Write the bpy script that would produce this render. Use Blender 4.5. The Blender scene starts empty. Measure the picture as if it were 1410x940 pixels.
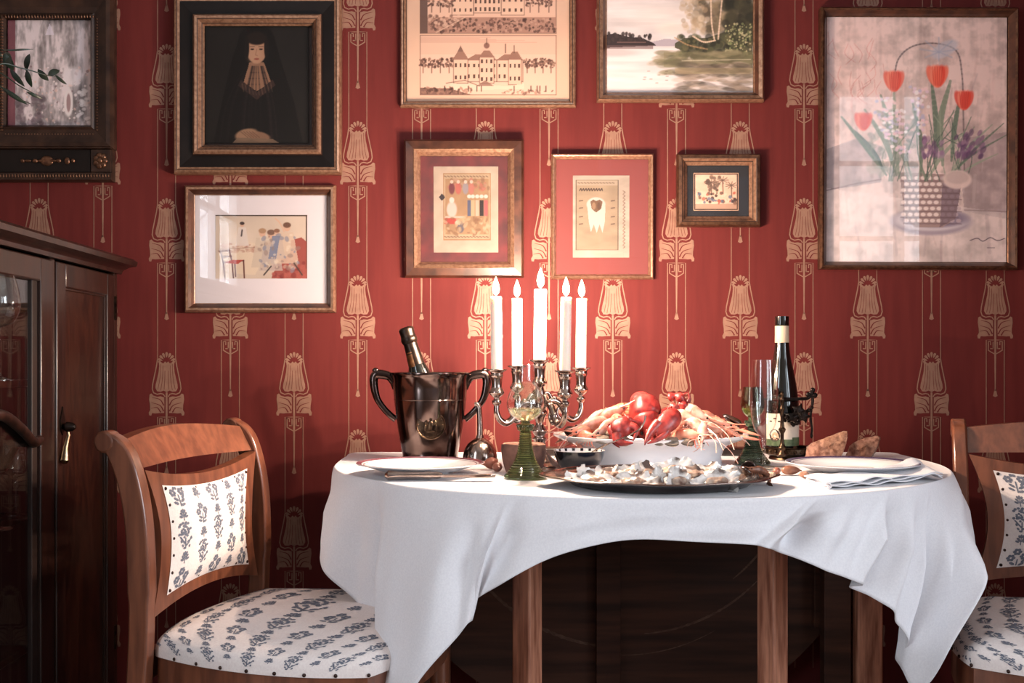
import bpy, math, random
import numpy as np
from mathutils import Vector, Matrix, Euler
PI = math.pi
SC = bpy.context.scene
COL = SC.collection
rnd = random.Random(7)

# ---------------------------------------------------------------- camera, light, exposure
F, HY, CZ = 1450.0, 500.0, 0.96            # focal length and horizon row in pixels of the 1410x940 frame, eye height
TOP = 0.756                                 # upper side of the cloth on the table
WY = 2.52                                   # papered wall
def P(px, py, Y):                           # a measured image point at a known distance
    return Vector(((px-705)*Y/F, Y, CZ-(py-HY)*Y/F))
def PX(px, Y): return (px-705)*Y/F
cam_d = bpy.data.cameras.new('camera'); cam = bpy.data.objects.new('camera', cam_d); COL.objects.link(cam)
cam.location = (0, 0, CZ); cam.rotation_euler = (PI/2, 0, 0)
cam_d.sensor_width = 36; cam_d.lens = F/1410*36; cam_d.shift_y = 30/1410; cam_d.clip_start = .02
SC.camera = cam
SC.view_settings.view_transform = 'Standard'; SC.view_settings.look = 'None'
SC.view_settings.gamma = 1; SC.view_settings.use_curve_mapping = False
SC.view_settings.exposure = 0.0
w = bpy.data.worlds.new('overcast_sky'); SC.world = w; w.use_nodes = True
w.node_tree.nodes['Background'].inputs[0].default_value = (.75, .86, 1, 1)
w.node_tree.nodes['Background'].inputs[1].default_value = 1.0
def area(name, loc, rot, sx, sy, power, col):
    l = bpy.data.lights.new(name, 'AREA'); l.shape = 'RECTANGLE'; l.size = sx; l.size_y = sy; l.energy = power; l.color = col
    o = bpy.data.objects.new(name, l); o.location = loc; o.rotation_euler = rot; COL.objects.link(o); return o
# daylight through the two windows of the room (behind and beside the camera)
DAY_SIDE, DAY_R, DAY_L, FLAME = 108, 22, 54, 10.5
area('daylight_rear_window', (2.45, -1.66, 1.75), (PI/2, 0, 0), .78, 1.9, DAY_R, (.84, .92, 1))
area('daylight_right_window', (3.16, -.55, 1.7), (PI/2, 0, PI/2), 1.25, 1.7, DAY_SIDE, (.84, .92, 1))
area('daylight_left_window', (-1.43, .05, 1.37), (PI/2, 0, -PI/2), .72, 1.75, DAY_L, (.84, .92, 1))

# ---------------------------------------------------------------- materials
def lin(c): return tuple(((x/255)/12.92 if x/255 <= .04045 else ((x/255+.055)/1.055)**2.4) for x in c)
MATS = {}
def nt(name):
    m = bpy.data.materials.new(name); m.use_nodes = True
    return m, m.node_tree.nodes, m.node_tree.links, m.node_tree.nodes['Principled BSDF']
def noise_ramp(N, L, scale, stretch, c0, c1, detail=4, lo=.35, hi=.65, rot=(0,0,0), distort=0):
    tc = N.new('ShaderNodeTexCoord'); mp = N.new('ShaderNodeMapping'); mp.inputs['Scale'].default_value = stretch
    mp.inputs['Rotation'].default_value = rot
    no = N.new('ShaderNodeTexNoise'); no.inputs['Scale'].default_value = scale; no.inputs['Detail'].default_value = detail
    no.inputs['Distortion'].default_value = distort
    rp = N.new('ShaderNodeValToRGB'); rp.color_ramp.elements[0].position = lo; rp.color_ramp.elements[1].position = hi
    rp.color_ramp.elements[0].color = (*c0, 1); rp.color_ramp.elements[1].color = (*c1, 1)
    L.new(tc.outputs['Object'], mp.inputs[0]); L.new(mp.outputs[0], no.inputs['Vector']); L.new(no.outputs[0], rp.inputs[0])
    return no, rp
def mat(name, c0, c1=None, rough=.5, metal=0, scale=20, stretch=(1,1,1), bump=0, bdist=.002, coat=0, sss=0, sheen=0, detail=4, lo=.35, hi=.65, rot=(0,0,0), spec=.5, distort=0):
    if name in MATS: return MATS[name]
    m, N, L, B = nt(name)
    a = lin(c0); b = lin(c1) if c1 else a
    B.inputs['Base Color'].default_value = (*a, 1)
    B.inputs['Roughness'].default_value = rough; B.inputs['Metallic'].default_value = metal
    B.inputs['Coat Weight'].default_value = coat; B.inputs['Coat Roughness'].default_value = .15
    B.inputs['Specular IOR Level'].default_value = spec
    B.inputs['Sheen Weight'].default_value = sheen
    if sss:
        B.inputs['Subsurface Weight'].default_value = sss; B.inputs['Subsurface Radius'].default_value = (1, .6, .4); B.inputs['Subsurface Scale'].default_value = .01
    if c1 or bump:
        no, rp = noise_ramp(N, L, scale, stretch, a, b, detail, lo, hi, rot, distort)
        if c1: L.new(rp.outputs[0], B.inputs['Base Color'])
        if bump:
            bp = N.new('ShaderNodeBump'); bp.inputs['Strength'].default_value = bump; bp.inputs['Distance'].default_value = bdist
            L.new(no.outputs[0], bp.inputs['Height']); L.new(bp.outputs[0], B.inputs['Normal'])
    MATS[name] = m; return m
def glassmat(name, col=(1,1,1), refl=(1,1,1), ior=1.5, rough=.0, edge=0):
    """thin glazing: clear where it faces the eye, reflecting by Fresnel"""
    m = bpy.data.materials.new(name); m.use_nodes = True; N = m.node_tree.nodes; L = m.node_tree.links; N.clear()
    o = N.new('ShaderNodeOutputMaterial'); mx = N.new('ShaderNodeMixShader'); t = N.new('ShaderNodeBsdfTransparent'); g = N.new('ShaderNodeBsdfGlossy')
    lw = N.new('ShaderNodeLayerWeight'); lw.inputs[0].default_value = .5; pw = N.new('ShaderNodeMath'); pw.operation = 'POWER'; pw.inputs[1].default_value = 4.5
    f = N.new('ShaderNodeMath'); f.operation = 'MULTIPLY_ADD'; f.inputs[1].default_value = edge or .8; f.inputs[2].default_value = .043; L.new(lw.outputs['Facing'], pw.inputs[0]); L.new(pw.outputs[0], f.inputs[0])
    t.inputs[0].default_value = (*col, 1); g.inputs[0].default_value = (*refl, 1); g.inputs['Roughness'].default_value = rough
    L.new(f.outputs[0], mx.inputs[0]); L.new(t.outputs[0], mx.inputs[1]); L.new(g.outputs[0], mx.inputs[2]); L.new(mx.outputs[0], o.inputs[0])
    return m
def realglass(name, col, ior=1.45, rough=0.02, tr=1.0):
    m, N, L, B = nt(name)
    B.inputs['Base Color'].default_value = (*col, 1); B.inputs['Transmission Weight'].default_value = tr
    B.inputs['IOR'].default_value = ior; B.inputs['Roughness'].default_value = rough
    return m
def vcolmat(name, rough=.7, spec=.3):
    m, N, L, B = nt(name)
    a = N.new('ShaderNodeAttribute'); a.attribute_name = 'paint'; L.new(a.outputs['Color'], B.inputs['Base Color'])
    B.inputs['Roughness'].default_value = rough; B.inputs['Specular IOR Level'].default_value = spec
    return m
def emis(name, col, s, clear=False):
    m = bpy.data.materials.new(name); m.use_nodes = True; N = m.node_tree.nodes; L = m.node_tree.links; N.clear()
    o = N.new('ShaderNodeOutputMaterial'); e = N.new('ShaderNodeEmission'); e.inputs[0].default_value = (*col, 1); e.inputs[1].default_value = s
    if clear:                               # burning gas: glows but does not block light
        t = N.new('ShaderNodeBsdfTransparent'); ad = N.new('ShaderNodeAddShader'); L.new(e.outputs[0], ad.inputs[0]); L.new(t.outputs[0], ad.inputs[1]); L.new(ad.outputs[0], o.inputs[0])
    else: L.new(e.outputs[0], o.inputs[0])
    return m

M = dict(
 paper=mat('red_wallpaper', (98,40,38), (91,36,35), .7, scale=9, stretch=(6,1,.6), bump=.12, bdist=.0006, spec=.12),
 ink=mat('gold_print', (140,106,90), (130,97,82), .55, scale=60, spec=.3),
 ceil=mat('ceiling_plaster', (205,200,192), (196,190,184), .9, scale=8),
 roomwall=mat('pale_wall', (176,164,158), (166,154,148), .9, scale=6),
 floor=mat('floor_boards', (140,104,78), (104,72,52), .45, scale=5, stretch=(1,14,1), bump=.1),
 whitewood=mat('white_joinery', (205,205,205), None, .4),
 oak=mat('dark_mahogany', (46,26,20), (24,13,10), .34, scale=7, stretch=(9,9,1), bump=.08, bdist=.0006, coat=.2),
 oakveneer=mat('flamed_veneer', (50,26,17), (26,13,9), .3, scale=5, stretch=(5,5,1), coat=.25, distort=2.5),
 cabin=mat('cabinet_inside', (40,22,16), (26,14,10), .6, scale=8),
 chairwood=mat('birch_chair_wood', (126,76,54), (96,56,40), .28, scale=9, stretch=(7,7,.9), bump=.06, bdist=.0004, coat=.45, distort=.3),
 legwood=mat('worn_leg_wood', (214,150,120), (140,84,62), .5, scale=8, stretch=(9,9,1), bump=.3, bdist=.001),
 leafwood=mat('old_pine_board', (84,52,38), (52,31,23), .6, scale=3, stretch=(1,1,14), bump=.25, bdist=.001, spec=.3),
 scratch=mat('scraped_wood', (112,84,70), (84,58,46), .8, scale=60),
 linen=mat('white_linen', (226,226,230), (218,218,223), .85, scale=350, bump=.12, bdist=.0005, sheen=.15, spec=.2),
 upholst=mat('cream_upholstery', (232,224,220), (224,214,211), .85, scale=300, bump=.15, bdist=.0005, spec=.2),
 sprig=mat('blue_grey_print', (100,106,120), (118,122,134), .85, scale=200, spec=.2),
 nail=mat('dark_nail', (50,30,24), None, .35, .6),
 gold=mat('bronzed_gold', (116,84,64), (82,56,43), .32, .7, scale=110, bump=.15, bdist=.0008),
 palegold=mat('pale_gold', (168,132,108), (132,98,78), .33, .6, scale=120, bump=.1, bdist=.0005),
 groove=mat('dark_groove', (48,30,24), None, .5),
 blackframe=mat('black_lacquer', (20,14,13), (13,9,9), .45, 0, scale=20, spec=.25),
 brownframe=mat('brown_frame_wood', (84,50,36), (50,28,20), .35, .2, scale=14, stretch=(2,2,2), coat=.3),
 mould=mat('old_dark_frame', (62,42,32), (36,22,17), .45, .3, scale=30, bump=.3, bdist=.001),
 matwhite=mat('white_mount', (196,190,196), None, .85),
 matcream=mat('cream_mount', (206,178,160), None, .85),
 matred=mat('red_velvet_mount', (92,30,34), (58,18,24), .8, scale=22, sheen=.3),
 matred2=mat('plain_red_mount', (112,50,48), None, .8),
 matblack=mat('black_mount', (20,18,22), None, .6),
 silver=mat('tarnished_silver', (186,172,164), (120,100,92), .16, 1, scale=22, bump=.08, bdist=.0006, lo=.3, hi=.75),
 darksilver=mat('dark_silver', (120,108,104), (58,48,46), .2, 1, scale=16, bump=.08, bdist=.0006, lo=.3, hi=.7),
 bucket=mat('old_silver_plate', (112,98,94), (50,34,30), .14, 1, scale=9, bump=.06, bdist=.0008, lo=.38, hi=.66),
 brass=mat('old_brass', (92,74,58), (44,32,26), .3, .95, scale=60, bump=.2, bdist=.0006),
 iron=mat('dark_bronze', (44,34,30), (24,18,16), .4, .8, scale=90, bump=.3, bdist=.0006),
 wax=mat('candle_wax', (240,234,222), None, .4, sss=.5),
 wick=mat('burnt_wick', (30,20,16), None, .9),
 porcelain=mat('white_porcelain', (228,228,230), (220,220,224), .18, scale=6, coat=.3),
 bluerim=mat('blue_rim_glaze', (52,50,84), (70,66,100), .2, scale=40),
 redrim=mat('plum_rim_glaze', (96,60,74), (120,84,92), .2, scale=40),
 enamel=mat('black_enamel', (14,16,24), (20,24,36), .15, scale=10, coat=.5),
 sauce=mat('pale_sauce', (226,214,190), None, .3),
 lobster=mat('boiled_lobster', (176,60,54), (100,18,20), .40, scale=60, bump=.7, bdist=.0012, coat=.15, detail=6),
 lobpale=mat('lobster_joint', (224,110,84), (190,50,40), .35, scale=40),
 prawn=mat('cooked_prawn', (216,184,170), (192,122,104), .3, scale=55, bump=.2, bdist=.0008, coat=.35, sss=.15),
 prawnpink=mat('pink_langoustine', (230,118,92), (240,176,150), .3, scale=45, bump=.2, bdist=.0008, coat=.35, sss=.12),
 crab=mat('pale_crab_shell', (226,150,116), (206,110,84), .35, scale=30, bump=.2, coat=.3),
 eye=mat('black_eye', (8,8,8), None, .1),
 clam=mat('grey_clam', (170,154,134), (90,82,76), .4, scale=45, stretch=(1,1,3), bump=.3, bdist=.001),
 mussel=mat('dark_mussel', (34,26,26), (70,46,36), .2, scale=25, coat=.5),
 oyster=mat('oyster_shell', (206,200,196), (70,62,62), .5, scale=38, bump=.6, bdist=.003, lo=.38, hi=.55),
 pearl=mat('oyster_nacre', (228,224,220), (104,90,84), .2, lo=.5, hi=.62, scale=30, bump=.3, bdist=.002, coat=.4),
 flesh=mat('oyster_flesh', (196,180,164), (116,92,82), .12, scale=60, bump=.3, bdist=.001, coat=.8, sss=.2),
 rye=mat('rye_bread', (120,84,72), (66,40,34), .85, scale=24, bump=.6, bdist=.003),
 crust=mat('bread_crust', (128,80,58), (214,190,172), .85, scale=34, bump=.6, bdist=.004),
 crumb=mat('bread_crumb', (196,146,122), (120,76,60), .9, scale=95, bump=1, bdist=.004, detail=6),
 bulb=mat('copper_skin', (176,110,92), (120,70,56), .3, scale=40, coat=.3),
 bottleglass=mat('black_bottle_glass', (9,11,9), None, .06, coat=.5),
 foil=mat('dark_foil', (46,34,26), (20,14,12), .3, .6, scale=60, bump=.4, bdist=.0008),
 foilgold=mat('amber_foil', (150,104,66), (104,66,42), .3, .7, scale=80, bump=.3),
 label=mat('wine_label', (214,204,190), None, .6), cream=mat('cream_capsule', (206,186,158), None, .4),
 labelgreen=mat('label_green', (60,82,52), (96,112,84), .6, scale=90),
 ink2=mat('print_ink', (44,34,34), None, .7), skin=mat('printed_face', (206,160,134), None, .7),
 wine=realglass('white_wine', (.86,.82,.50), 1.33, .02, .85), wineglass=glassmat('clear_glass', (.97,.98,.97), ior=1.55),
 greenglass=realglass('green_glass', (.22,.26,.10), 1.5, .06, .88), darkgreenglass=realglass('deep_green_glass', (.10,.16,.10), 1.5, .06, .8),
 pane=glassmat('picture_glass', (.97,.97,.97), ior=1.5), palegreen=glassmat('pale_green_glass', (.72,.76,.6), ior=1.55),
 leaf=mat('dark_leaf', (26,38,32), (38,52,40), .4, scale=30), soil=mat('soil', (40,30,24), None, .9), pot=mat('clay_pot', (120,70,50), None, .8),
 paint=vcolmat('painted_picture'), flame=emis('candle_flame', (1, .80, .55), 7, True),
 grey=mat('grey_door_paint', (170,172,180), None, .45), skirting=mat('skirting_paint', (60,34,30), None, .5),
 keymetal=mat('key_metal', (190,170,140), (120,100,80), .25, 1, scale=40), hazelnut=mat('brown_shell', (150,100,76), (100,62,48), .4, scale=60),
 steel=mat('polished_steel', (190,180,176), (150,138,134), .15, 1, scale=30), sky=None)

# ---------------------------------------------------------------- mesh builder
class MB:
    def __init__(s): s.v = []; s.f = []; s.m = []
    def add(s, vs, fs, mi=0):
        n = len(s.v); s.v += [tuple(v) for v in vs]; s.f += [tuple(i+n for i in f) for f in fs]; s.m += [mi]*len(fs); return s
    def box(s, lo, hi, mi=0, mat=None):
        x0,y0,z0 = lo; x1,y1,z1 = hi
        vs = [Vector(p) for p in ((x0,y0,z0),(x1,y0,z0),(x1,y1,z0),(x0,y1,z0),(x0,y0,z1),(x1,y0,z1),(x1,y1,z1),(x0,y1,z1))]
        if mat: vs = [mat @ v for v in vs]
        return s.add(vs, [(0,3,2,1),(4,5,6,7),(0,1,5,4),(1,2,6,5),(2,3,7,6),(3,0,4,7)], mi)
    def lathe(s, prof, c=(0,0,0), seg=40, mi=0, mat=None, sx=1, sy=1, close=True, mis=None):
        vs = []; fs = []; c = Vector(c); n = len(prof)
        for r, z in prof:
            for k in range(seg):
                a = 2*PI*k/seg; p = Vector((r*sx*math.cos(a), r*sy*math.sin(a), z))
                vs.append((mat @ p if mat else p) + c)
        for i in range(n-1):
            for k in range(seg):
                k2 = (k+1) % seg; fs.append((i*seg+k, i*seg+k2, (i+1)*seg+k2, (i+1)*seg+k))
        b = len(s.f); s.add(vs, fs, mi)
        if mis:
            for i in range(n-1):
                for k in range(seg): s.m[b+i*seg+k] = mis[i]
        o = len(s.v)-len(vs)
        if close and prof[0][0] > 1e-5: s.f.append(tuple(o+k for k in reversed(range(seg)))); s.m.append(mis[0] if mis else mi)
        if close and prof[-1][0] > 1e-5: s.f.append(tuple(o+(n-1)*seg+k for k in range(seg))); s.m.append(mis[-1] if mis else mi)
        return s
    def tube(s, pts, rad, seg=12, mi=0, flat=1, up=None, cap=True):
        pts = [Vector(p) for p in pts]; n = len(pts)
        if not hasattr(rad, '__len__'): rad = [rad]*n
        vs = []; fs = []; prev = None
        for i, p in enumerate(pts):
            t = (pts[min(i+1,n-1)]-pts[max(i-1,0)]); t = t.normalized() if t.length > 1e-9 else Vector((0,0,1))
            if prev is None:
                u = Vector(up) if up else (Vector((0,0,1)) if abs(t.z) < .9 else Vector((1,0,0)))
            else: u = prev
            u = (u - t*u.dot(t)); u = u.normalized() if u.length > 1e-6 else t.orthogonal().normalized()
            prev = u; b = t.cross(u)
            for k in range(seg):
                a = 2*PI*k/seg; vs.append(p + rad[i]*(b*math.cos(a) + u*math.sin(a)*flat))
        for i in range(n-1):
            for k in range(seg):
                k2 = (k+1) % seg; fs.append((i*seg+k, i*seg+k2, (i+1)*seg+k2, (i+1)*seg+k))
        if cap: fs.append(tuple(reversed(range(seg)))); fs.append(tuple((n-1)*seg+k for k in range(seg)))
        return s.add(vs, fs, mi)
    def grid(s, fn, nu, nv, mi=0, wrap=False, skip=None):
        vs = [fn(i/nu, j/nv) for j in range(nv+1) for i in range(nu+(0 if wrap else 1))]
        W = nu if wrap else nu+1; fs = []
        for j in range(nv):
            for i in range(nu):
                if skip and skip((i+.5)/nu, (j+.5)/nv): continue
                i2 = (i+1) % W if wrap else i+1
                fs.append((j*W+i, j*W+i2, (j+1)*W+i2, (j+1)*W+i))
        return s.add(vs, fs, mi)
    def ell(s, c, r, rot=None, seg=20, mi=0, fn=None):
        c = Vector(c); R = rot or Matrix.Identity(3); r = r if hasattr(r, '__len__') else (r,r,r)
        def g(u, v):
            a = 2*PI*u; b = PI*(v*.998+.001)-PI/2
            p = Vector((r[0]*math.cos(b)*math.cos(a), r[1]*math.cos(b)*math.sin(a), r[2]*math.sin(b)))
            if fn: p = fn(p)
            return R @ p + c
        s.grid(g, seg, max(6, seg*2//3), mi, wrap=True)
        return s
    def extr(s, outline, z0, z1, mi=0, T=None):
        """outline in (x,y) -> solid between z0 and z1, T maps a Vector"""
        n = len(outline); vs = [Vector((x,y,z0)) for x,y in outline]+[Vector((x,y,z1)) for x,y in outline]
        if T: vs = [T(v) for v in vs]
        fs = [tuple(reversed(range(n))), tuple(range(n,2*n))]+[(i,(i+1)%n,(i+1)%n+n,i+n) for i in range(n)]
        return s.add(vs, fs, mi)
    def build(s, name, mats, parent=None, world=False, smooth=40, bevel=0, solid=0, sub=0, label=None):
        me = bpy.data.meshes.new(name)
        off = parent.location if (parent is not None and world) else Vector((0,0,0))
        me.from_pydata([tuple(Vector(v)-off) for v in s.v], [], s.f)
        if not isinstance(mats, (list, tuple)): mats = [mats]
        for m in mats: me.materials.append(m)
        me.polygons.foreach_set('material_index', s.m)
        if smooth: me.polygons.foreach_set('use_smooth', [True]*len(me.polygons)); me.update(); me.set_sharp_from_angle(angle=math.radians(smooth))
        me.update()
        o = bpy.data.objects.new(name, me); COL.objects.link(o)
        if parent is not None: o.parent = parent
        if solid: md = o.modifiers.new('thick', 'SOLIDIFY'); md.thickness = solid; md.offset = 0
        if bevel: md = o.modifiers.new('bevel', 'BEVEL'); md.width = bevel; md.segments = 2; md.limit_method = 'ANGLE'
        if sub: md = o.modifiers.new('sub', 'SUBSURF'); md.levels = sub; md.render_levels = sub
        if label: o['label'] = label
        return o
def cr(pts, n):
    """Catmull-Rom through tuples, n samples per span"""
    A = [np.array(p, float) for p in pts]; A = [2*A[0]-A[1]]+A+[2*A[-1]-A[-2]]; out = []
    for i in range(1, len(A)-2):
        for k in range(n):
            t = k/n; a,b,c,d = A[i-1],A[i],A[i+1],A[i+2]
            out.append(.5*((2*b)+(c-a)*t+(2*a-5*b+4*c-d)*t*t+(3*b-a-3*c+d)*t**3))
    out.append(A[-2]); return [tuple(x) for x in out]
def smooth_prof(p, n=4): return [(max(0, r), z) for r, z in cr(p, n)]
def thing(name, label, cat, loc=(0,0,0), rz=0, group=None):
    o = bpy.data.objects.new(name, None); o.empty_display_size = .02; COL.objects.link(o)
    o.location = loc; o.rotation_euler = (0,0,rz); o['label'] = label; o['category'] = cat
    if group: o['group'] = group
    return o
def tag(o, label, cat, group=None):
    o['label'] = label; o['category'] = cat
    if group: o['group'] = group
    return o
def struct(o): o['kind'] = 'structure'; return o
# ---------------------------------------------------------------- the room
RX0, RX1, RY0, RH = -1.36, 3.1, -1.6, 3.15
S = WY/F                                    # metres per pixel on the papered wall
def wallpaper():
    mb = MB(); mb.box((RX0-.1, WY, 0), (RX1+.1, WY+.12, RH), 0)
    def flat(pts, d=.0006, mi=1):           # printed shape, a hair in front of the paper
        return [(x, WY-d, z) for x, z in pts]
    def motif(cx, cz):
        def T(x, y): return (cx+x*S, cz-y*S)
        def poly(pts, d=.0006, mi=1):
            q = [T(*p) for p in pts]; mb.add(flat(q, d), [tuple(range(len(q)))], mi)
        def strip(pts, wd, d=.0006, mi=1):
            n = len(pts); L = []; R = []
            for i in range(n):
                a = pts[max(0,i-1)]; b = pts[min(n-1,i+1)]; dx = b[0]-a[0]; dy = b[1]-a[1]; l = math.hypot(dx,dy) or 1
                ww = wd[i] if hasattr(wd,'__len__') else wd
                L.append((pts[i][0]-dy/l*ww/2, pts[i][1]+dx/l*ww/2)); R.append((pts[i][0]+dy/l*ww/2, pts[i][1]-dx/l*ww/2))
            q = [T(*p) for p in L+R]; mb.add(flat(q, d), [(i,i+1,n+i+1,n+i) for i in range(n-1)], mi)
        for k in range(7):                  # crown of petals
            a = math.radians(-72+24*k); r0, r1 = 5.5, 13.5-abs(k-3)*.35; c, s_ = math.sin(a), -math.cos(a); ox, oy = 0, 14
            pts = [(ox+c*r0, oy+s_*r0)]
            for t, wv in ((.35,1.3),(.7,2.0),(.92,1.5)): r = r0+(r1-r0)*t; pts.append((ox+c*r-s_*wv*.9, oy+s_*r+c*wv*.9))
            pts.append((ox+c*r1, oy+s_*r1))
            for t, wv in ((.92,1.5),(.7,2.0),(.35,1.3)): r = r0+(r1-r0)*t; pts.append((ox+c*r+s_*wv*.9, oy+s_*r-c*wv*.9))
            poly(pts)
        for sg in (1, -1):
            def m(pts): return [(sg*x, y) for x, y in pts]
            body = [(0,15.5),(2.2,13.4),(4.4,16.2),(6.2,15.6),(9.5,12.2),(12,13.6),(10.6,15.5),(10.2,20),(11,28),(13,37),(15,45),(15.4,50),(13,54.5),(8,55),(4,53.5),(0,55.5)]
            poly(m(body))
            for a in ([(2.2,26),(2.4,38),(3.4,52)],[(5,19),(5.2,30),(6.2,42),(8,53)],[(8,17),(8.2,27),(9.6,40),(12,52)]):
                strip(m(cr(a, 4)), .55, .0009, 0)
            strip(m([(12.6,11),(14,20),(16.5,32),(19,44),(19.8,51),(18,56.5),(13,58.6),(8,57.6),(4.5,58.5),(2.2,62)]), 1.5)
            leafp = [(3.2,63),(8,61.5),(13,62),(18,60.5),(21,57.5),(23.5,59),(24,66),(22.8,74),(22.5,80),(24.6,84),(24,87.6),(21,88),(20.4,85.4),(19.6,84.6),(15,85),(10,84.5),(3.4,84.4),(3,74)]
            poly(m(leafp))
            for a in ([(4,82),(9,74),(21,70)],[(8,83.5),(13,77),(21.6,78)],[(3.8,74),(9,66),(20,63)]):
                strip(m(cr(a, 4)), [1.5*(1-k/9)+.3 for k in range(9)], .0009, 0)
            strip(m([(1.9,90),(12.4,90),(12.4,220),(12.6,223)]), 1.1)      # outer line down to the next crown
            strip(m([(9.6,91.4),(9.6,104.6)]), 1.4); strip(m([(9.6,104),(5.6,106.6),(1.2,109)]), 1.4); strip(m([(2.9,92.2),(2.9,102.4)]), 1.4); strip(m([(2.2,101.8),(6.9,101.8)]), 1.4)
            strip(m([(10.2,92.1),(5.8,92.1)]), 1.3); strip(m([(6.3,92),(6.3,97)]), 1.3)
        strip([(0,56),(0,90),(0,108),(0,150),(0,160)], [2.6,2.6,2.6,1.6,1.6])
        poly([(-.9,158),(.9,158),(3.2,167),(0,168.5),(-3.2,167)])
    for k in range(-7, 27):
        px = 54+87.75*k; cx = (px-705)*S
        if cx < RX0+.06 or cx > RX1-.06: continue
        y0 = 272 if k % 2 == 0 else 378
        for r in range(-4, 4):
            cz = CZ-(y0+212*r-HY)*S
            if cz > RH-.05 or cz < .42: continue
            motif(cx, cz)
    return struct(mb.build('wall_back', [M['paper'], M['ink']], smooth=0))
wallpaper()
def wall_with_hole(name, axis, pos, thick, a0, a1, holes, m):
    mb = MB(); xs = sorted({a0, a1, *[h[0] for h in holes], *[h[1] for h in holes]})
    for i in range(len(xs)-1):
        h = [q for q in holes if q[0] <= xs[i] and q[1] >= xs[i+1]]
        for z0, z1 in ([(0,RH)] if not h else [(0,h[0][2]),(h[0][3],RH)]):
            if z1-z0 < .001: continue
            lo = (xs[i], pos, z0) if axis == 'x' else (pos, xs[i], z0); hi = (xs[i+1], pos+thick, z1) if axis == 'x' else (pos+thick, xs[i+1], z1)
            mb.box(lo, hi)
    return struct(mb.build(name, m, smooth=0))
wall_with_hole('wall_front', 'x', RY0-.12, .12, RX0-.1, RX1+.1, [(.62,1.42,0,2.05),(2.02,2.88,.8,2.7)], M['roomwall'])
wall_with_hole('wall_left', 'y', RX0-.12, .12, RY0, WY, [(-.34,.44,.45,2.3)], M['roomwall'])
wall_with_hole('wall_right', 'y', RX1, .12, RY0, 1.25, [(-1.22,.12,.8,2.6)], M['roomwall'])
struct(MB().box((1.46, 1.25, 0),(RX1+.12, 1.37, RH)).box((1.46,1.37,0),(1.58,WY,RH)).build('wall_added_shade', M['paper'], smooth=0))  # unseen return wall, added to keep right window daylight off the papered wall
struct(MB().box((RX0-.1, RY0-.12, -.05), (RX1+.1, WY+.12, 0)).build('floor', M['floor'], smooth=0))
struct(MB().box((RX0-.1, RY0-.12, RH), (RX1+.1, WY+.12, RH+.05)).build('ceiling', M['ceil'], smooth=0))
struct(MB().box((RX0, WY-.018, 0), (1.459, WY-.001, .14)).build('baseboard_back', M['skirting'], bevel=.004))
struct(MB().box((RX1-.018, RY0, 0), (RX1-.001, 1.249, .14)).build('baseboard_right', M['skirting'], bevel=.004))
def window(name, axis, pos, a0, a1, z0, z1, rows):
    root = bpy.data.objects.new(name, None); COL.objects.link(root); struct(root)
    root.location = (0,0,0)
    def bx(mb, b0, b1, c0, c1, d0, d1):
        if axis == 'x': mb.box((b0, pos+d0, c0), (b1, pos+d1, c1))
        else: mb.box((pos+d0, b0, c0), (pos+d1, b1, c1))
    mb = MB(); w_ = .05
    bx(mb, a0, a0+w_, z0, z1, -.08, -.03); bx(mb, a1-w_, a1, z0, z1, -.08, -.03); bx(mb, a0, a1, z0, z0+w_, -.08, -.03); bx(mb, a0, a1, z1-w_, z1, -.08, -.03)
    mid = (a0+a1)/2; bx(mb, mid-.03, mid+.03, z0, z1, -.08, -.03)
    for k in range(1, rows): zz = z0+(z1-z0)*k/rows; bx(mb, a0, a1, zz-.014, zz+.014, -.075, -.035)
    mb.build('window_frame', M['whitewood'], root, smooth=0)
    g = MB(); bx(g, a0+.01, a1-.01, z0+.01, z1-.01, -.057, -.053); g.build('pane', M['pane'], root, smooth=0)
    s_ = MB(); bx(s_, a0-.05, a1+.05, z0-.04, z0, -.1, .06); s_.build('window_sill', M['whitewood'], root, smooth=0)
window('window_1', 'x', RY0, 2.02, 2.88, .8, 2.7, 4)
# the left window lies in the mirror sense (outside is at smaller x)
window('window_2', 'y', RX0, -.34, .44, .45, 2.3, 3)
window('window_3', 'y', RX1+.12, -1.22, .12, .8, 2.6, 3)
dr = bpy.data.objects.new('door_1', None); COL.objects.link(dr); struct(dr)
mb = MB(); mb.box((.62, RY0-.07, .005), (1.42, RY0-.03, 2.05))
mb.build('door_leaf', M['grey'], dr, smooth=0)
for z0, z1 in ((.15,.75),(.85,1.35),(1.45,1.95)):
    for x0 in (.70, 1.06):
        q = MB(); q.box((x0, RY0-.035, z0), (x0+.28, RY0-.022, z1)); q.build('door_panel', M['grey'], dr, bevel=.008)
q = MB(); q.tube([(1.37,RY0-.03,1.0),(1.37,RY0+.03,1.0),(1.27,RY0+.035,1.0)], .009); q.build('door_handle', M['brass'], dr)
q = MB()
for a in ((.54,.62),(1.42,1.50)): q.box((a[0], RY0-.01, 0), (a[1], RY0+.02, 2.13))
q.box((.62, RY0-.01, 2.05), (1.42, RY0+.02, 2.13)); q.build('door_casing', M['grey'], dr, bevel=.005)

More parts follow.
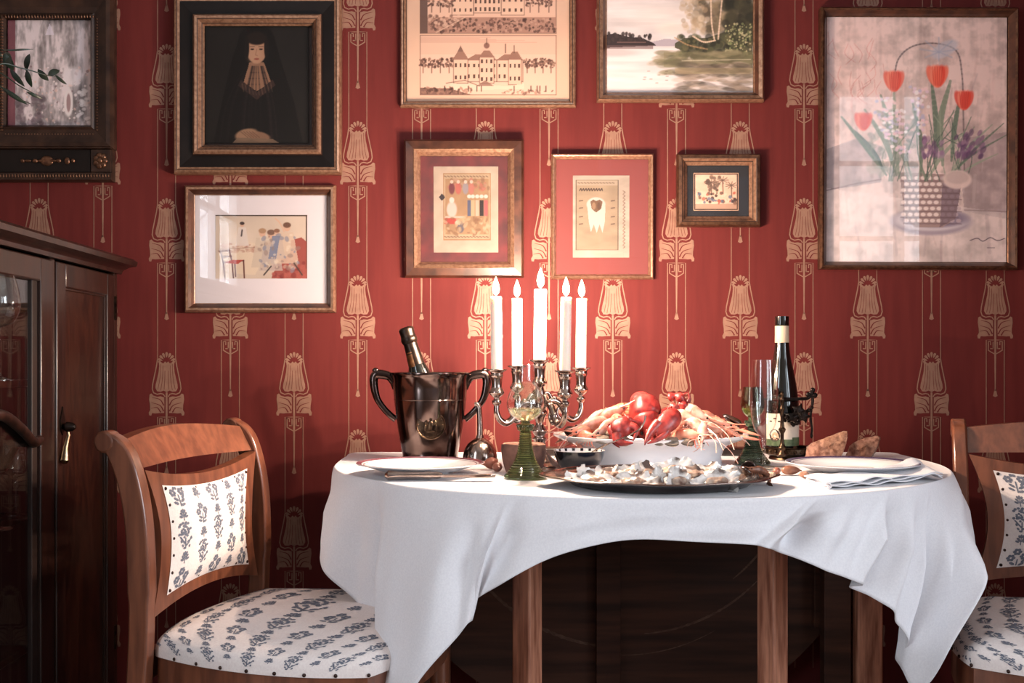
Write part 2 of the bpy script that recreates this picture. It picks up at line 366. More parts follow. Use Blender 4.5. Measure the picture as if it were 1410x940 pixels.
# ---------------------------------------------------------------- painted surfaces
def s2l(a): return np.where(a <= .04045, a/12.92, ((a+.055)/1.055)**2.4)
class Cv:
    def __init__(s, x0, y0, x1, y1, res, base):
        s.b = (x0,y0,x1,y1); s.W = int((x1-x0)*res)+2; s.H = int((y1-y0)*res)+2
        s.X, s.Y = np.meshgrid(np.linspace(x0,x1,s.W), np.linspace(y0,y1,s.H)); s.res = res
        s.a = np.ones((s.H,s.W,3))*np.array(base)/255.; s.r = np.random.RandomState(int(x0*7+y0*3) % 9999)
    def blend(s, m, c, al=1):
        m = (np.clip(m,0,1)*al)[...,None]; s.a = s.a*(1-m)+np.array(c)/255.*m; return s
    def win(s, x0, y0, x1, y1):
        i0 = max(0,int((x0-s.b[0])*(s.W-1)/(s.b[2]-s.b[0]))-1); i1 = min(s.W,int((x1-s.b[0])*(s.W-1)/(s.b[2]-s.b[0]))+3)
        j0 = max(0,int((y0-s.b[1])*(s.H-1)/(s.b[3]-s.b[1]))-1); j1 = min(s.H,int((y1-s.b[1])*(s.H-1)/(s.b[3]-s.b[1]))+3)
        return i0,i1,j0,j1
    def _w(s, i0,i1,j0,j1, m, c, al):
        m = (np.clip(m,0,1)*al)[...,None]; s.a[j0:j1,i0:i1] = s.a[j0:j1,i0:i1]*(1-m)+np.array(c)/255.*m
    def ell(s, cx, cy, rx, ry, c, al=1, soft=.25, ang=0):
        R = max(rx,ry)*(1+soft)+1; i0,i1,j0,j1 = s.win(cx-R,cy-R,cx+R,cy+R)
        if i1 <= i0 or j1 <= j0: return s
        dx = s.X[j0:j1,i0:i1]-cx; dy = s.Y[j0:j1,i0:i1]-cy; a = math.radians(ang)
        u = (dx*math.cos(a)+dy*math.sin(a))/rx; v = (-dx*math.sin(a)+dy*math.cos(a))/ry
        s._w(i0,i1,j0,j1,(1+soft/2-np.sqrt(u*u+v*v))/max(soft,.05),c,al); return s
    def line(s, pts, wd, c, al=1):
        for k in range(len(pts)-1):
            (ax,ay),(bx,by) = pts[k],pts[k+1]; q = wd+1
            i0,i1,j0,j1 = s.win(min(ax,bx)-q,min(ay,by)-q,max(ax,bx)+q,max(ay,by)+q)
            if i1 <= i0 or j1 <= j0: continue
            X = s.X[j0:j1,i0:i1]-ax; Y = s.Y[j0:j1,i0:i1]-ay; dx, dy = bx-ax, by-ay; L2 = dx*dx+dy*dy+1e-9
            t = np.clip((X*dx+Y*dy)/L2,0,1); d = np.hypot(X-t*dx,Y-t*dy)
            s._w(i0,i1,j0,j1,(wd/2+.45-d)/.9,c,al)
        return s
    def curve(s, pts, wd, c, al=1): return s.line([tuple(p) for p in cr(pts, 6)], wd, c, al)
    def poly(s, pts, c, al=1):
        xs = [p[0] for p in pts]; ys = [p[1] for p in pts]; i0,i1,j0,j1 = s.win(min(xs),min(ys),max(xs),max(ys))
        if i1 <= i0 or j1 <= j0: return s
        X = s.X[j0:j1,i0:i1]; Y = s.Y[j0:j1,i0:i1]; ins = np.zeros(X.shape, bool); n = len(pts)
        for k in range(n):
            ax,ay = pts[k]; bx,by = pts[(k+1)%n]
            if ay == by: continue
            ins ^= ((ay > Y) != (by > Y)) & (X < (bx-ax)*(Y-ay)/(by-ay)+ax)
        s._w(i0,i1,j0,j1,ins.astype(float),c,al); return s
    def rect(s, x0,y0,x1,y1,c,al=1): return s.poly([(x0,y0),(x1,y0),(x1,y1),(x0,y1)],c,al)
    def nz(s, sx, sy, oct=3):
        out = np.zeros((s.H,s.W)); amp = 1; tot = 0
        for o in range(oct):
            gx = max(2,int((s.b[2]-s.b[0])/sx*2**o)+2); gy = max(2,int((s.b[3]-s.b[1])/sy*2**o)+2); g = s.r.rand(gy,gx)
            u = np.linspace(0,gx-1.001,s.W); v = np.linspace(0,gy-1.001,s.H); iu = u.astype(int); iv = v.astype(int)
            fu = u-iu; fv = (v-iv)[:,None]; fu = fu*fu*(3-2*fu); fv = fv*fv*(3-2*fv)
            A = g[iv][:,iu]; B = g[iv][:,iu+1]; C_ = g[iv+1][:,iu]; D = g[iv+1][:,iu+1]
            out += amp*((A*(1-fu)+B*fu)*(1-fv)+(C_*(1-fu)+D*fu)*fv); tot += amp; amp *= .55
        return out/tot
    def mottle(s, sx, sy, amt, c=None, mask=None, oct=3):
        n = s.nz(sx,sy,oct)
        if c is None: s.a = np.clip(s.a*(1+(n[...,None]-.5)*2*amt),0,1)
        else: s.blend(np.clip((n-.45)*4,0,1)*(mask if mask is not None else 1), c, amt)
        return s
    def dabs(s, n, x0,y0,x1,y1, r0,r1, cols, al=.7, asp=1, ang=None, soft=.4):
        for _ in range(n):
            r = s.r.uniform(r0,r1); s.ell(s.r.uniform(x0,x1), s.r.uniform(y0,y1), r*asp, r, cols[s.r.randint(len(cols))], al, soft, s.r.uniform(0,180) if ang is None else ang+s.r.uniform(-12,12))
        return s
    def mesh(s, name, parent, T, gain=1.0):
        """T(u,v) -> position for u,v in 0..1 from the upper left"""
        me = bpy.data.meshes.new(name); H, W = s.H, s.W
        u = np.linspace(0,1,W); v = np.linspace(0,1,H); U, V = np.meshgrid(u, v)
        O = np.array(T(0,0)); A = np.array(T(1,0))-O; B = np.array(T(0,1))-O
        co = O+U[...,None]*A+V[...,None]*B
        me.vertices.add(W*H); me.vertices.foreach_set('co', co.astype(np.float32).ravel())
        idx = np.arange(W*H).reshape(H,W); q = np.stack([idx[1:,:-1], idx[1:,1:], idx[:-1,1:], idx[:-1,:-1]], -1).reshape(-1,4)
        me.loops.add(q.size); me.loops.foreach_set('vertex_index', q.ravel().astype(np.int32))
        me.polygons.add(len(q)); me.polygons.foreach_set('loop_start', np.arange(0,q.size,4,dtype=np.int32)); me.update(calc_edges=True)
        at = me.color_attributes.new('paint', 'FLOAT_COLOR', 'POINT')
        c = np.ones((H*W,4), np.float32); g_ = gain*s2l(np.clip(s.a,0,1)); g_ = g_/np.maximum(1, g_.max(-1,keepdims=True)/.82); c[:,:3] = g_.reshape(-1,3); at.data.foreach_set('color', c.ravel())
        me.materials.append(M['paint']); o = bpy.data.objects.new(name, me); COL.objects.link(o)
        if parent: o.parent = parent
        return o
# ---------------------------------------------------------------- pictures on the wall
PS = (WY-.015)/F
def pic(name, label, box, prof, mats, art, opening=None, mount=None, mount_mat=None, glass=True, tilt=0.0, group=None, cat='picture', artbox=None, roll=0.0, off=0.0, gain=1.0):
    """prof: (inset px, height mm, material of the band that starts here). opening = last ring."""
    x0,y0,x1,y1 = box; cx = (x0+x1)/2
    root = thing(name, label, cat, (PX(cx, WY-.015), WY-.002-off, CZ-(y1-HY)*PS), group=group)
    root.rotation_euler = (math.radians(tilt), math.radians(roll), 0)
    def T(px, py, h): return ((px-cx)*PS, -h/1000, (y1-py)*PS)
    mb = MB(); rings = [(0, 0, prof[0][2])]+list(prof)
    for i in range(len(rings)-1):
        (a,ha,ma),(b,hb,_) = rings[i], rings[i+1]; m_ = rings[i][2]
        A = [T(x0+a,y0+a,ha),T(x1-a,y0+a,ha),T(x1-a,y1-a,ha),T(x0+a,y1-a,ha)]; B = [T(x0+b,y0+b,hb),T(x1-b,y0+b,hb),T(x1-b,y1-b,hb),T(x0+b,y1-b,hb)]
        for k in range(4): mb.add([A[k],A[(k+1)%4],B[(k+1)%4],B[k]], [(3,2,1,0)], m_)
    mb.add([T(x0,y0,0),T(x1,y0,0),T(x1,y1,0),T(x0,y1,0)], [(0,1,2,3)], mats.index(mats[-1]))
    mb.build('frame', mats, root, smooth=0)
    ins = prof[-1][0]; o = opening or (x0+ins,y0+ins,x1-ins,y1-ins)
    if mount_mat:
        q = MB(); q.add([T(o[0],o[3],3.0),T(o[2],o[3],3.0),T(o[2],o[1],3.0),T(o[0],o[1],3.0)], [(0,1,2,3)]); q.build('mount', mount_mat, root, smooth=0)
    if art:
        ab = art.b; h = 3.6 if mount_mat else 3.2
        art.mesh('print' if mount_mat or glass else 'canvas', root, lambda u,v: T(ab[0]+(ab[2]-ab[0])*u, ab[1]+(ab[3]-ab[1])*v, h), gain)
    if glass:
        q = MB(); q.add([T(o[0],o[3],4.6),T(o[2],o[3],4.6),T(o[2],o[1],4.6),T(o[0],o[1],4.6)], [(0,1,2,3)]); q.build('glass', M['pane'], root, smooth=0)
    return root, T

# tulips in a basket, watercolour
a = Cv(1138,22,1388,362,1.25,(196,176,172))
a.mottle(60,90,.20).mottle(8,120,.16).mottle(30,10,.10).mottle(5,5,.08)
a.ell(1185,90,60,110,(196,160,156),.35,1.2).ell(1340,120,60,120,(190,160,156),.3,1.2)
for k in range(26): x = a.r.uniform(1140,1220); y = a.r.uniform(40,130); a.curve([(x,y),(x+a.r.uniform(-12,12),y+14),(x+a.r.uniform(-14,14),y+26)],1.0,(176,110,104),.35)
a.poly([(1138,205),(1180,190),(1215,200),(1215,250),(1138,262)],(120,110,118),.45).poly([(1320,190),(1388,180),(1388,300),(1330,290)],(128,112,118),.45)
a.poly([(1138,258),(1388,292),(1388,362),(1138,362)],(206,192,190),.5); a.line([(1138,262),(1180,252),(1215,246)],1.6,(110,90,96),.6); a.line([(1330,288),(1388,290)],1.4,(110,90,96),.5)
a.mottle(16,16,.14)
for k in range(60): x = a.r.uniform(1140,1386); y = a.r.uniform(24,360); a.line([(x,y),(x+a.r.uniform(-10,10),y+a.r.uniform(20,60))],a.r.uniform(1.5,5),[(150,118,116),(216,200,196),(176,140,138),(126,110,120)][a.r.randint(4)],.16)
a.ell(1284,304,56,19,(150,138,150),.9,.2).ell(1284,302,50,15,(196,186,190),.8,.2).ell(1290,300,44,12,(104,92,112),.7,.3)
a.poly([(1240,236),(1328,240),(1318,300),(1300,312),(1262,312),(1248,300)],(150,128,126),1)
for r_ in range(8):
    y = 244+r_*8.4
    for k in range(9): x = 1246+k*9+(r_%2)*4; a.ell(x,y,3.6,2.6,(226,210,206) if k < 6 else (176,156,160),.8,.4); a.line([(x-4,y+4),(x+4,y+4.5)],1.2,(92,72,80),.55)
a.poly([(1300,246),(1328,240),(1318,300),(1296,312)],(84,70,84),.45)
a.curve([(1232,110),(1238,80),(1258,62),(1290,58),(1318,68),(1326,100),(1328,150),(1330,240)],2.2,(92,82,84),.6)
gr = [(96,112,98),(116,128,112),(80,94,86),(140,148,132)]
def blade(x0,y0,x1,y1,wd,c,bend=6):
    p = cr([(x0,y0),((x0+x1)/2+bend,(y0+y1)/2),(x1,y1)],8)
    for i in range(len(p)-1): t = i/len(p); a.line([p[i],p[i+1]], max(.8,wd*math.sin(PI*(.15+.8*t))), c, .75)
for x0,y0,x1,y1,w_ in ((1222,240,1160,160,6),(1236,240,1192,150,7),(1240,244,1214,130,7),(1256,240,1232,120,6),(1290,230,1284,110,8),(1300,226,1310,110,9),(1312,220,1324,130,7),(1270,240,1258,140,6),(1280,244,1330,180,5),(1300,246,1352,190,4),(1310,240,1368,170,4),(1316,236,1384,168,3),(1310,240,1388,184,3),(1322,240,1376,210,3),(1220,236,1180,180,5)):
    blade(x0,y0,x1,y1,w_,gr[a.r.randint(4)],a.r.uniform(-9,9))
for k in range(26): x = a.r.uniform(1225,1335); a.curve([(x,248),(x+a.r.uniform(-14,14),210),(x+a.r.uniform(-34,44),a.r.uniform(150,190))],1.5,gr[a.r.randint(4)],.7)
a.dabs(60,1200,150,1262,240,2,5,[(110,118,108),(150,150,140),(90,100,98)],.4,1.6)
for cx_,y0,y1 in ((1222,128,190),(1268,118,190),(1240,150,210)):
    for k in range(46): a.ell(cx_+a.r.normal(0,6),a.r.uniform(y0,y1),2.6,2.2,[(236,226,228),(206,180,196),(170,164,186),(228,196,200)][a.r.randint(4)],.8,.5)
def tulip(cx_,cy,s_,c):
    for dx,an,cc in ((-.55,-22,c),(.55,22,c),(-.25,-8,(236,140,116)),(.3,10,(200,66,52)),(0,0,c)): a.ell(cx_+dx*s_*.8,cy,s_*.42,s_*.95,cc,.85,.3,an)
    for k in range(5): a.line([(cx_+(k-2)*s_*.22,cy-s_*.8),(cx_+(k-2)*s_*.14,cy+s_*.8)],1,(160,46,40),.5)
tulip(1232,110,15,(206,92,76)); tulip(1292,103,16,(214,100,80)); tulip(1329,136,14,(200,74,62)); tulip(1190,166,13,(206,88,72))
a.dabs(30,1270,190,1300,215,3,6,[(120,90,120),(150,120,146),(96,70,100)],.6,.6,0); a.dabs(34,1318,180,1360,215,3,7,[(110,80,112),(150,118,140),(84,60,90)],.6,.6,30)
a.ell(1302,66,10,20,(170,172,186),.6,.3,60)
for k in range(8): an = k*PI/4; a.line([(1294,70),(1294+26*math.cos(an),66+16*math.sin(an))],2.0,(150,154,172),.55)
a.ell(1320,246,20,13,(206,184,178),.9,.2).ell(1320,243,16,9,(170,150,148),.6,.3)
a.curve([(1338,330),(1348,327),(1356,331),(1366,326),(1376,330),(1386,327)],1.1,(70,60,70),.7); a.line([(1362,340),(1372,340)],1,(70,60,70),.6)
pic('flower_painting','large framed watercolour of red tulips in a basket, hanging at the right of the wall',(1128,11,1400,371),[(0,18,0),(2.5,24,0),(5,22,1),(8,14,1),(10,7,0),(11,5,0)],[M['gold'],M['brownframe']],a,roll=.2,off=0,gain=1.25)

# generic dark half-length portrait
a = Cv(281,20,424,196,1.25,(30,27,26)); a.mottle(50,60,.18)
a.poly([(352,34),(330,44),(318,80),(306,130),(292,196),(416,196),(404,140),(388,90),(376,48)],(14,11,11),1)
a.ell(352,58,25,28,(15,12,12),1,.15)
a.poly([(342,84),(362,84),(372,112),(352,124),(334,112)],(176,132,106),.9)
a.ell(352,68,13.5,18,(198,152,124),1,.12).ell(347,72,9,12,(212,168,140),.5,.8)
a.ell(352,51,14.5,9,(34,24,20),1,.25).ell(338.5,64,3.2,15,(26,19,17),1,.4).ell(365.5,64,3.2,15,(26,19,17),1,.4)
for sx in (346,358): a.ell(sx,66,2.6,1.2,(52,36,30),1,.4).line([(sx-3,62.6),(sx+3,62.4)],1,(92,62,48),.8)
a.line([(352,66),(350.6,74),(353,75)],1,(160,112,90),.8); a.ell(352,79.5,3.6,1.3,(158,78,68),.9,.4)
a.poly([(330,108),(352,126),(374,108),(378,116),(352,136),(326,116)],(66,46,42),.9)
for k in range(10): a.line([(332+k*4.4,112+abs(k-4.5)*-1.4+8),(334+k*4.4,122-abs(k-4.5)*1.2+8)],1,(150,120,100),.5)
for k in range(18): x = a.r.uniform(300,405); a.curve([(352+(x-352)*.3,90),(352+(x-352)*.8,140),(x,195)],2,(40,30,31),.35)
a.ell(338,184,16,8,(168,132,106),.95,.3,-12).ell(356,187,15,7,(150,114,92),.95,.3,10)
for k in range(5): a.line([(330+k*4,180),(340+k*4,188)],.9,(96,66,52),.7)
a.poly([(318,196),(326,188),(374,190),(384,196)],(130,106,88),.9)
pic('portrait_painting','dark oil portrait of a person in black shawl, wide black and gold frame',(240,-6,470,240),
    [(0,16,0),(2,24,0),(5,26,2),(6,24,0),(9,22,1),(26,16,2),(27,22,0),(30,27,0),(33,25,2),(34,24,0),(38,16,2),(39,15,0),(41,8,0)],[M['palegold'],M['blackframe'],M['groove']],a,glass=False,gain=.5)

# engraving of two palaces
a = Cv(558,-56,788,141,1.3,(206,170,148)); a.mottle(80,80,.06)
def ptree(x,y,s_): a.line([(x,y),(x,y+s_*1.3)],1.2,(90,62,52),.9); a.dabs(26,x-s_*.55,y-s_*.9,x+s_*.55,y+s_*.5,.9,2.0,[(92,62,54),(130,96,82),(70,46,40)],.75)
def bldg(x0,x1,yt,yb,cols,rows,roof):
    a.rect(x0,yt,x1,yb,(214,178,156)); a.line([(x0,yt),(x0,yb),(x1,yb),(x1,yt),(x0,yt)],.8,(84,56,48),.8)
    if roof: a.poly([(x0-1,yt),(x1+1,yt),((x0+x1)/2+(x1-x0)*.2,yt-roof),((x0+x1)/2-(x1-x0)*.2,yt-roof)],(140,102,88),.95)
    for r_ in range(rows):
        for c_ in range(cols):
            x = x0+(c_+.5)*(x1-x0)/cols; y = yt+(r_+.5)*(yb-yt)/rows; a.rect(x-1.4,y-2.6,x+1.4,y+2.6,(72,48,42),.9)
def scene_(y,dark):
    a.rect(578,y,766,y+82,(216,180,160)); a.rect(578,y,766,y+26,(210,172,152))
    for k in range(6): a.line([(578,y+3+k*1.3),(578+a.r.uniform(60,170),y+3+k*1.3)],.5,(160,120,104),.5)
    a.line([(578,y),(766,y),(766,y+82),(578,y+82),(578,y)],.8,(84,56,48),.8)
    for x in list(range(582,625,12))+list(range(726,766,11)): ptree(x,y+40,9)
    bldg(642,684,y+34,y+64,6,2,8); bldg(684,720,y+34,y+64,5,2,8); bldg(624,644,y+33,y+66,3,2,11); bldg(700,718,y+33,y+68,3,2,11); bldg(660,680,y+30,y+66,3,3,9)
    a.poly([(630,y+22),(634,y+14),(638,y+22)],(110,80,70),.9); a.ell(670,y+14,4,4,(120,84,74),.9,.3); a.line([(670,y+12),(670,y+4)],.9,(84,56,48)); a.line([(696,y+24),(696,y+12)],1.2,(84,56,48)); a.line([(708,y+24),(708,y+14)],1,(84,56,48))
    a.poly([(620,y+66),(700,y+70),(722,y+66),(722,y+74),(620,y+76)],(226,192,170),.9); a.poly([(656,y+70),(668,y+62),(680,y+70)],(120,86,76),.7)
    a.line([(614,y+66),(640,y+62),(660,y+70)],1,(90,62,54),.8)
    a.poly([(578,y+82),(578,y+72),(618,y+73),(650,y+82)],(96,66,58),.8); a.dabs(46,580,y+72,650,y+81,.8,1.8,[(70,46,40),(150,112,96)],.7,2)
    a.dabs(30,690,y+75,764,y+81,.7,1.5,[(110,78,68),(170,130,112)],.7,2)
    for k in range(9): x = a.r.uniform(584,760); a.line([(x,y+70),(x,y+77)],1.4,(60,40,36),.85)
scene_(47,0); 
a.rect(578,-50,766,44,(210,172,152)); a.line([(578,-50),(766,-50),(766,44),(578,44),(578,-50)],.8,(84,56,48))
a.rect(578,-50,588,44,(86,64,58),.9)
bldg(622,652,-24,19,4,3,10); bldg(690,722,-24,19,4,3,10); bldg(652,690,-16,16,6,3,6)
for x in (594,606,618,730,742,756): ptree(x,2,10)
a.rect(588,22,766,43,(150,112,98),.8); a.dabs(330,590,24,765,43,.9,2.2,[(84,58,50),(120,86,76),(186,146,128),(66,44,40)],.7)
a.dabs(50,590,20,632,34,1.2,2.6,[(206,170,150),(110,80,70)],.7)
a.line([(600,43),(640,22)],1.2,(206,172,150),.8)
pic('palace_engraving','framed sepia engraving of two palaces one above the other, top centre of the wall',(551,-64,793,147),
    [(0,12,0),(2,17,0),(4,15,1),(5,16,0),(8,10,1),(9,5,0)],[M['palegold'],M['groove']],a,gain=.95)

# lake landscape
a = Cv(836,-56,1038,126,1.3,(176,168,168)); a.mottle(60,26,.12); a.ell(920,20,50,16,(196,184,178),.5,1).ell(870,-10,40,14,(190,180,178),.5,1)
a.ell(925,38,20,9,(200,186,178),.7,.6)
a.rect(836,60,1038,126,(186,176,176)); a.mottle(70,6,.08)
a.poly([(890,58),(915,52),(950,53),(960,62),(890,62)],(136,126,136),.8)
a.poly([(836,46),(848,44),(866,49),(884,50),(900,57),(904,61),(836,64)],(44,36,38),1); a.dabs(50,838,44,896,56,1.5,3.2,[(40,34,34),(54,44,44)],.8,.8,0); a.rect(836,60,900,66,(84,66,66),.6); a.rect(850,56,890,57.6,(130,96,90),.5)
a.ell(850,71,30,5,(150,120,122),.35,.8)
a.dabs(220,960,-50,1038,40,3,9,[(70,60,50),(96,84,66),(120,104,82),(52,48,40),(146,128,104)],.5,1.2)
a.dabs(160,1000,-56,1038,56,4,10,[(34,34,28),(48,46,36),(60,56,42)],.6)
a.dabs(90,940,-50,975,44,2,5,[(150,128,104),(126,110,90),(176,158,138)],.45)
a.poly([(930,58),(944,50),(975,50),(1038,30),(1038,92),(990,84),(950,72),(930,64)],(56,56,42),.9); a.dabs(160,935,48,1036,78,2,5,[(44,46,34),(70,70,50),(90,84,60),(34,34,28)],.6)
a.dabs(140,1000,30,1036,76,.9,1.8,[(140,140,104),(170,160,126),(110,116,80)],.7)
for pts in ([(979,-56),(980,0),(981,30),(985,54)],[(1000,-56),(995,0),(992,30),(990,52)],[(986,54),(970,56),(955,48)]): a.curve(pts,2.0,(190,166,146),.8)
a.curve([(930,50),(948,60),(975,66)],2,(150,118,86),.6)
a.rect(915,70,1038,90,(104,98,72),.5); a.dabs(120,905,70,1036,100,2.2,4.5,[(98,96,70),(126,116,92),(78,74,56)],.4,3.2,0)
a.dabs(110,940,86,1036,124,1.6,4,[(80,72,62),(120,104,92),(58,52,46),(150,134,120)],.4,4,0); a.rect(930,92,1038,100,(150,132,100),.4)
a.line([(940,82),(1035,80)],1,(190,180,160),.6)
for k in range(18): a.line([(a.r.uniform(895,960),80),(a.r.uniform(895,960),86)],.7,(90,80,66),.2)
for k in range(12): x=a.r.uniform(880,950);y=a.r.uniform(96,114);a.line([(x,y),(x+3,y)],1,(90,80,72),.6)
pic('lake_painting','framed landscape painting of a still lake with birches, top centre right',(822,-68,1052,140),
    [(0,14,0),(2.5,24,1),(3.5,22,0),(8,18,1),(12,9,0),(14,5,0)],[M['palegold'],M['brownframe']],a,glass=False,gain=1.35)

# party scene print, wide white mount
a = Cv(295,295,422,383,1.6,(218,200,184)); a.mottle(40,40,.08); a.line([(295,295.6),(422,296)],1.6,(60,44,40)); a.line([(421,296),(421,383)],1.6,(70,50,46))
a.poly([(372,383),(384,356),(398,350),(400,330),(414,326),(421,332),(421,383)],(158,72,64),.9); a.dabs(40,374,356,420,382,2,4,[(130,50,48),(186,100,90)],.6)
a.poly([(300,342),(330,330),(360,336),(366,344),(350,378),(318,376),(298,356)],(226,206,184),.9); a.dabs(60,302,334,360,346,1,2.2,[(206,170,150),(232,214,196),(176,130,116)],.6,2,0)
a.line([(300,342),(350,340)],.9,(130,100,90),.6)
def person_(x,y,h,dress,hair): a.poly([(x-h*.16,y+h*.2),(x+h*.16,y+h*.2),(x+h*.3,y+h),(x-h*.3,y+h)],dress,.85); a.ell(x,y+h*.08,h*.085,h*.1,(222,180,156),1,.2); a.ell(x,y+h*.02,h*.1,h*.07,hair,.95,.3)
person_(332,306,32,(226,214,208),(50,36,34)); a.line([(332,316),(331,324)],2,(60,50,56),.9)
person_(360,316,52,(206,190,174),(176,140,110)); person_(372,318,54,(190,176,170),(120,90,76)); person_(380,316,40,(120,130,160),(140,100,80)); person_(394,308,54,(216,192,172),(110,76,60))
a.dabs(70,356,322,410,372,1,3,[(206,184,166),(150,130,124),(126,132,156),(230,214,196)],.6,1.4)
a.curve([(390,318),(384,306),(378,300)],1.8,(222,184,160)); a.line([(372,366),(362,378)],1.8,(60,50,50)); a.line([(404,362),(415,378)],1.8,(80,64,60))
for p_ in ([(302,345),(306,361),(308,382)],[(314,343),(318,360),(320,382)],[(306,361),(320,360),(334,358)],[(334,358),(335,382)],[(300,345),(315,344)],[(304,353),(317,352)],[(322,362),(323,380)]): a.line(p_,1.8,(92,40,36))
a.poly([(307,361),(318,357),(334,357),(326,363)],(180,70,60),.95)
pic('party_print','small coloured print of a dinner party on a wide white mount, left beneath the portrait',(254,255,462,430),
    [(0,12,0),(3,20,0),(6,19,1),(9,13,1),(12,6,0),(13,5,0)],[M['palegold'],M['brownframe']],a,mount_mat=M['matwhite'],gain=.68)

# miniature with small figures
a = Cv(597,229,686,347,1.7,(218,198,180)); a.rect(610,238,676,330,(184,140,104)); a.rect(611.5,239.5,674.5,328.5,(206,180,150)); a.rect(613,246,673,322,(186,150,116)); a.mottle(14,14,.08)
a.dabs(50,614,246,674,262,1.5,3,[(196,160,140),(206,120,110),(150,110,90)],.5)
for x,c in ((622,(120,56,70)),(631,(206,110,104)),(641,(168,160,172)),(649,(206,130,120))): a.ell(x,259,4,8,c,.9,.3); a.ell(x,250,2.2,2.4,(232,210,196),1,.3)
for i,x in enumerate((646,651,657,663,669)): a.rect(x-2.6,275,x+2.6,297,[(96,104,136),(206,186,150),(220,200,180),(50,40,46),(206,110,116)][i],.95); a.ell(x,270,2.8,2.6,(240,230,224),1,.3)
a.ell(622,288,7,11,(228,212,206),.95,.3).ell(622,275,3.4,4,(236,226,220),1,.3); a.rect(612,300,632,308,(196,74,70),.9); a.rect(613,297,640,300,(226,200,190),.9)
a.ell(634,312,5,8,(110,104,120),.9,.3).ell(629,306,2.6,2.6,(236,224,216),1,.3); a.dabs(60,612,298,674,322,1,2.4,[(206,176,140),(150,110,84),(220,196,166)],.6,2)
for k in range(14): a.line([(612+k*4.4,242),(614.6+k*4.4,243.4)],1,(96,66,56),.8); a.line([(612+k*4.4,325),(615+k*4.4,326)],1,(96,66,56),.8)
a.poly([(604,271),(608.5,266),(613,271),(608.5,276)],(56,46,54),.95)
pic('figure_miniature','framed miniature of small robed figures on a red velvet mount, left above the candles',(557,193,721,382),
    [(0,14,0),(3,22,0),(13,24,1),(14,26,1),(18,20,1),(21,9,1),(22,6,1)],[M['brownframe'],M['palegold']],a,mount_mat=M['matred'],tilt=2.2,gain=.36)
# tooth print
a = Cv(789,241,867,354,1.7,(226,208,192)); a.rect(793,247,852,344,(120,100,86)); a.rect(794,248,851,343,(200,176,150)); a.mottle(24,10,.10)
a.rect(794,248,851,255,(216,196,174))
for k in range(12): a.line([(796+k*4.3,251),(798.6+k*4.3,251.6)],1,(120,92,76),.8)
for k in range(9): a.curve([(798+k*3.6,262),(800+k*3.6,259),(801+k*3.6,262)],1,(80,60,54),.8)
a.ell(821,281,13,10,(240,232,224),1,.15); a.poly([(809,284),(834,284),(833,305),(830,320),(826,308),(822,320),(818,308),(814,319),(811,304)],(240,232,224))
a.poly([(813,277),(817,274),(821,276),(826,274),(830,277),(828,287),(821,292),(815,287)],(142,108,84)).ell(818,283,2.6,5,(196,160,130),.8).ell(825,283,2.4,5,(110,80,64),.7)
for y in (276,286,298,308):
    for x in (800,844): a.line([(x-2,y),(x+2.4,y-.6)],1.4,(96,72,62),.8)
for k in range(16): a.curve([(858,262+k*5),(861,264+k*5),(858.6,266+k*5)],.8,(150,120,110),.7)
pic('tooth_print','framed antique print of a white molar tooth on a plain red mount',(759,212,900,384),
    [(0,12,0),(2,18,0),(4,16,0),(6,8,0),(7,5,0)],[M['palegold'],M['gold']],a,mount_mat=M['matred2'],tilt=1.2,gain=.36)
# small grotto-like print with palms
a = Cv(956,237,1018,289,1.9,(206,166,140)); a.rect(957,238,1017,288,(60,40,34)); a.rect(958.5,239.5,1015.5,286.5,(212,178,156)); a.mottle(14,10,.12)
a.dabs(26,972,242,992,262,1.4,3,[(84,66,56),(110,88,74)],.7)
for cx_,cy in ((980,250),(996,247),(1008,254)):
    for k in range(9): an = k*2*PI/9; a.line([(cx_,cy),(cx_+8*math.cos(an),cy+5*math.sin(an))],1,(84,66,56),.8)
    a.line([(cx_,cy),(cx_+1,cy+22)],1.4,(96,72,60),.9)
a.dabs(60,960,264,1014,280,1,2.6,[(56,40,38),(170,90,74),(220,190,170),(96,70,60),(90,100,120)],.8); a.rect(958.5,280,1015.5,286.5,(150,116,98),.6)
pic('palm_print','smallest picture, tiny print of palms and people in black mount and gold frame',(932,212,1047,312),
    [(0,14,0),(2,22,0),(6,24,2),(7,23,1),(10,16,2),(11,14,1),(15,6,1)],[M['gold'],M['palegold'],M['groove']],a,mount_mat=M['matblack'])
# far left picture over a carved plaque
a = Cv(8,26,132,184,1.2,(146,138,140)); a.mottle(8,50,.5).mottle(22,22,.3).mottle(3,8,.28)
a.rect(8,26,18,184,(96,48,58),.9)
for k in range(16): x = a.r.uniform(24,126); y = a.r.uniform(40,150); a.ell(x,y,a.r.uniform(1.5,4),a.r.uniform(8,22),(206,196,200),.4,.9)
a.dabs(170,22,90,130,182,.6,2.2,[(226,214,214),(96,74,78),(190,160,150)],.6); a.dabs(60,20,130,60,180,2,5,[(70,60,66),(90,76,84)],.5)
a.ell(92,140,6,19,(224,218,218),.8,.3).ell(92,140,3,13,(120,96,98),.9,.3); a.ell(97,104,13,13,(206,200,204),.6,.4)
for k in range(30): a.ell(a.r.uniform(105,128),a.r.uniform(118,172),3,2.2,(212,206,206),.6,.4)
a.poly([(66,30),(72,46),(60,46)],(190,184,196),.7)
root, T = pic('old_mirror','old mottled mirror in a heavy dark frame with a carved plaque below, far upper left',(-26,-8,158,206),
    [(0,16,0),(3,30,0),(8,32,1),(20,22,0),(27,18,1),(30,22,1),(34,10,1)],[M['mould'],M['mould'],M['gold']],a,opening=(6,26,134,184),cat='mirror',gain=1.7)
mb = MB()
def Tb(px,py,h): return (T(px,py,h))
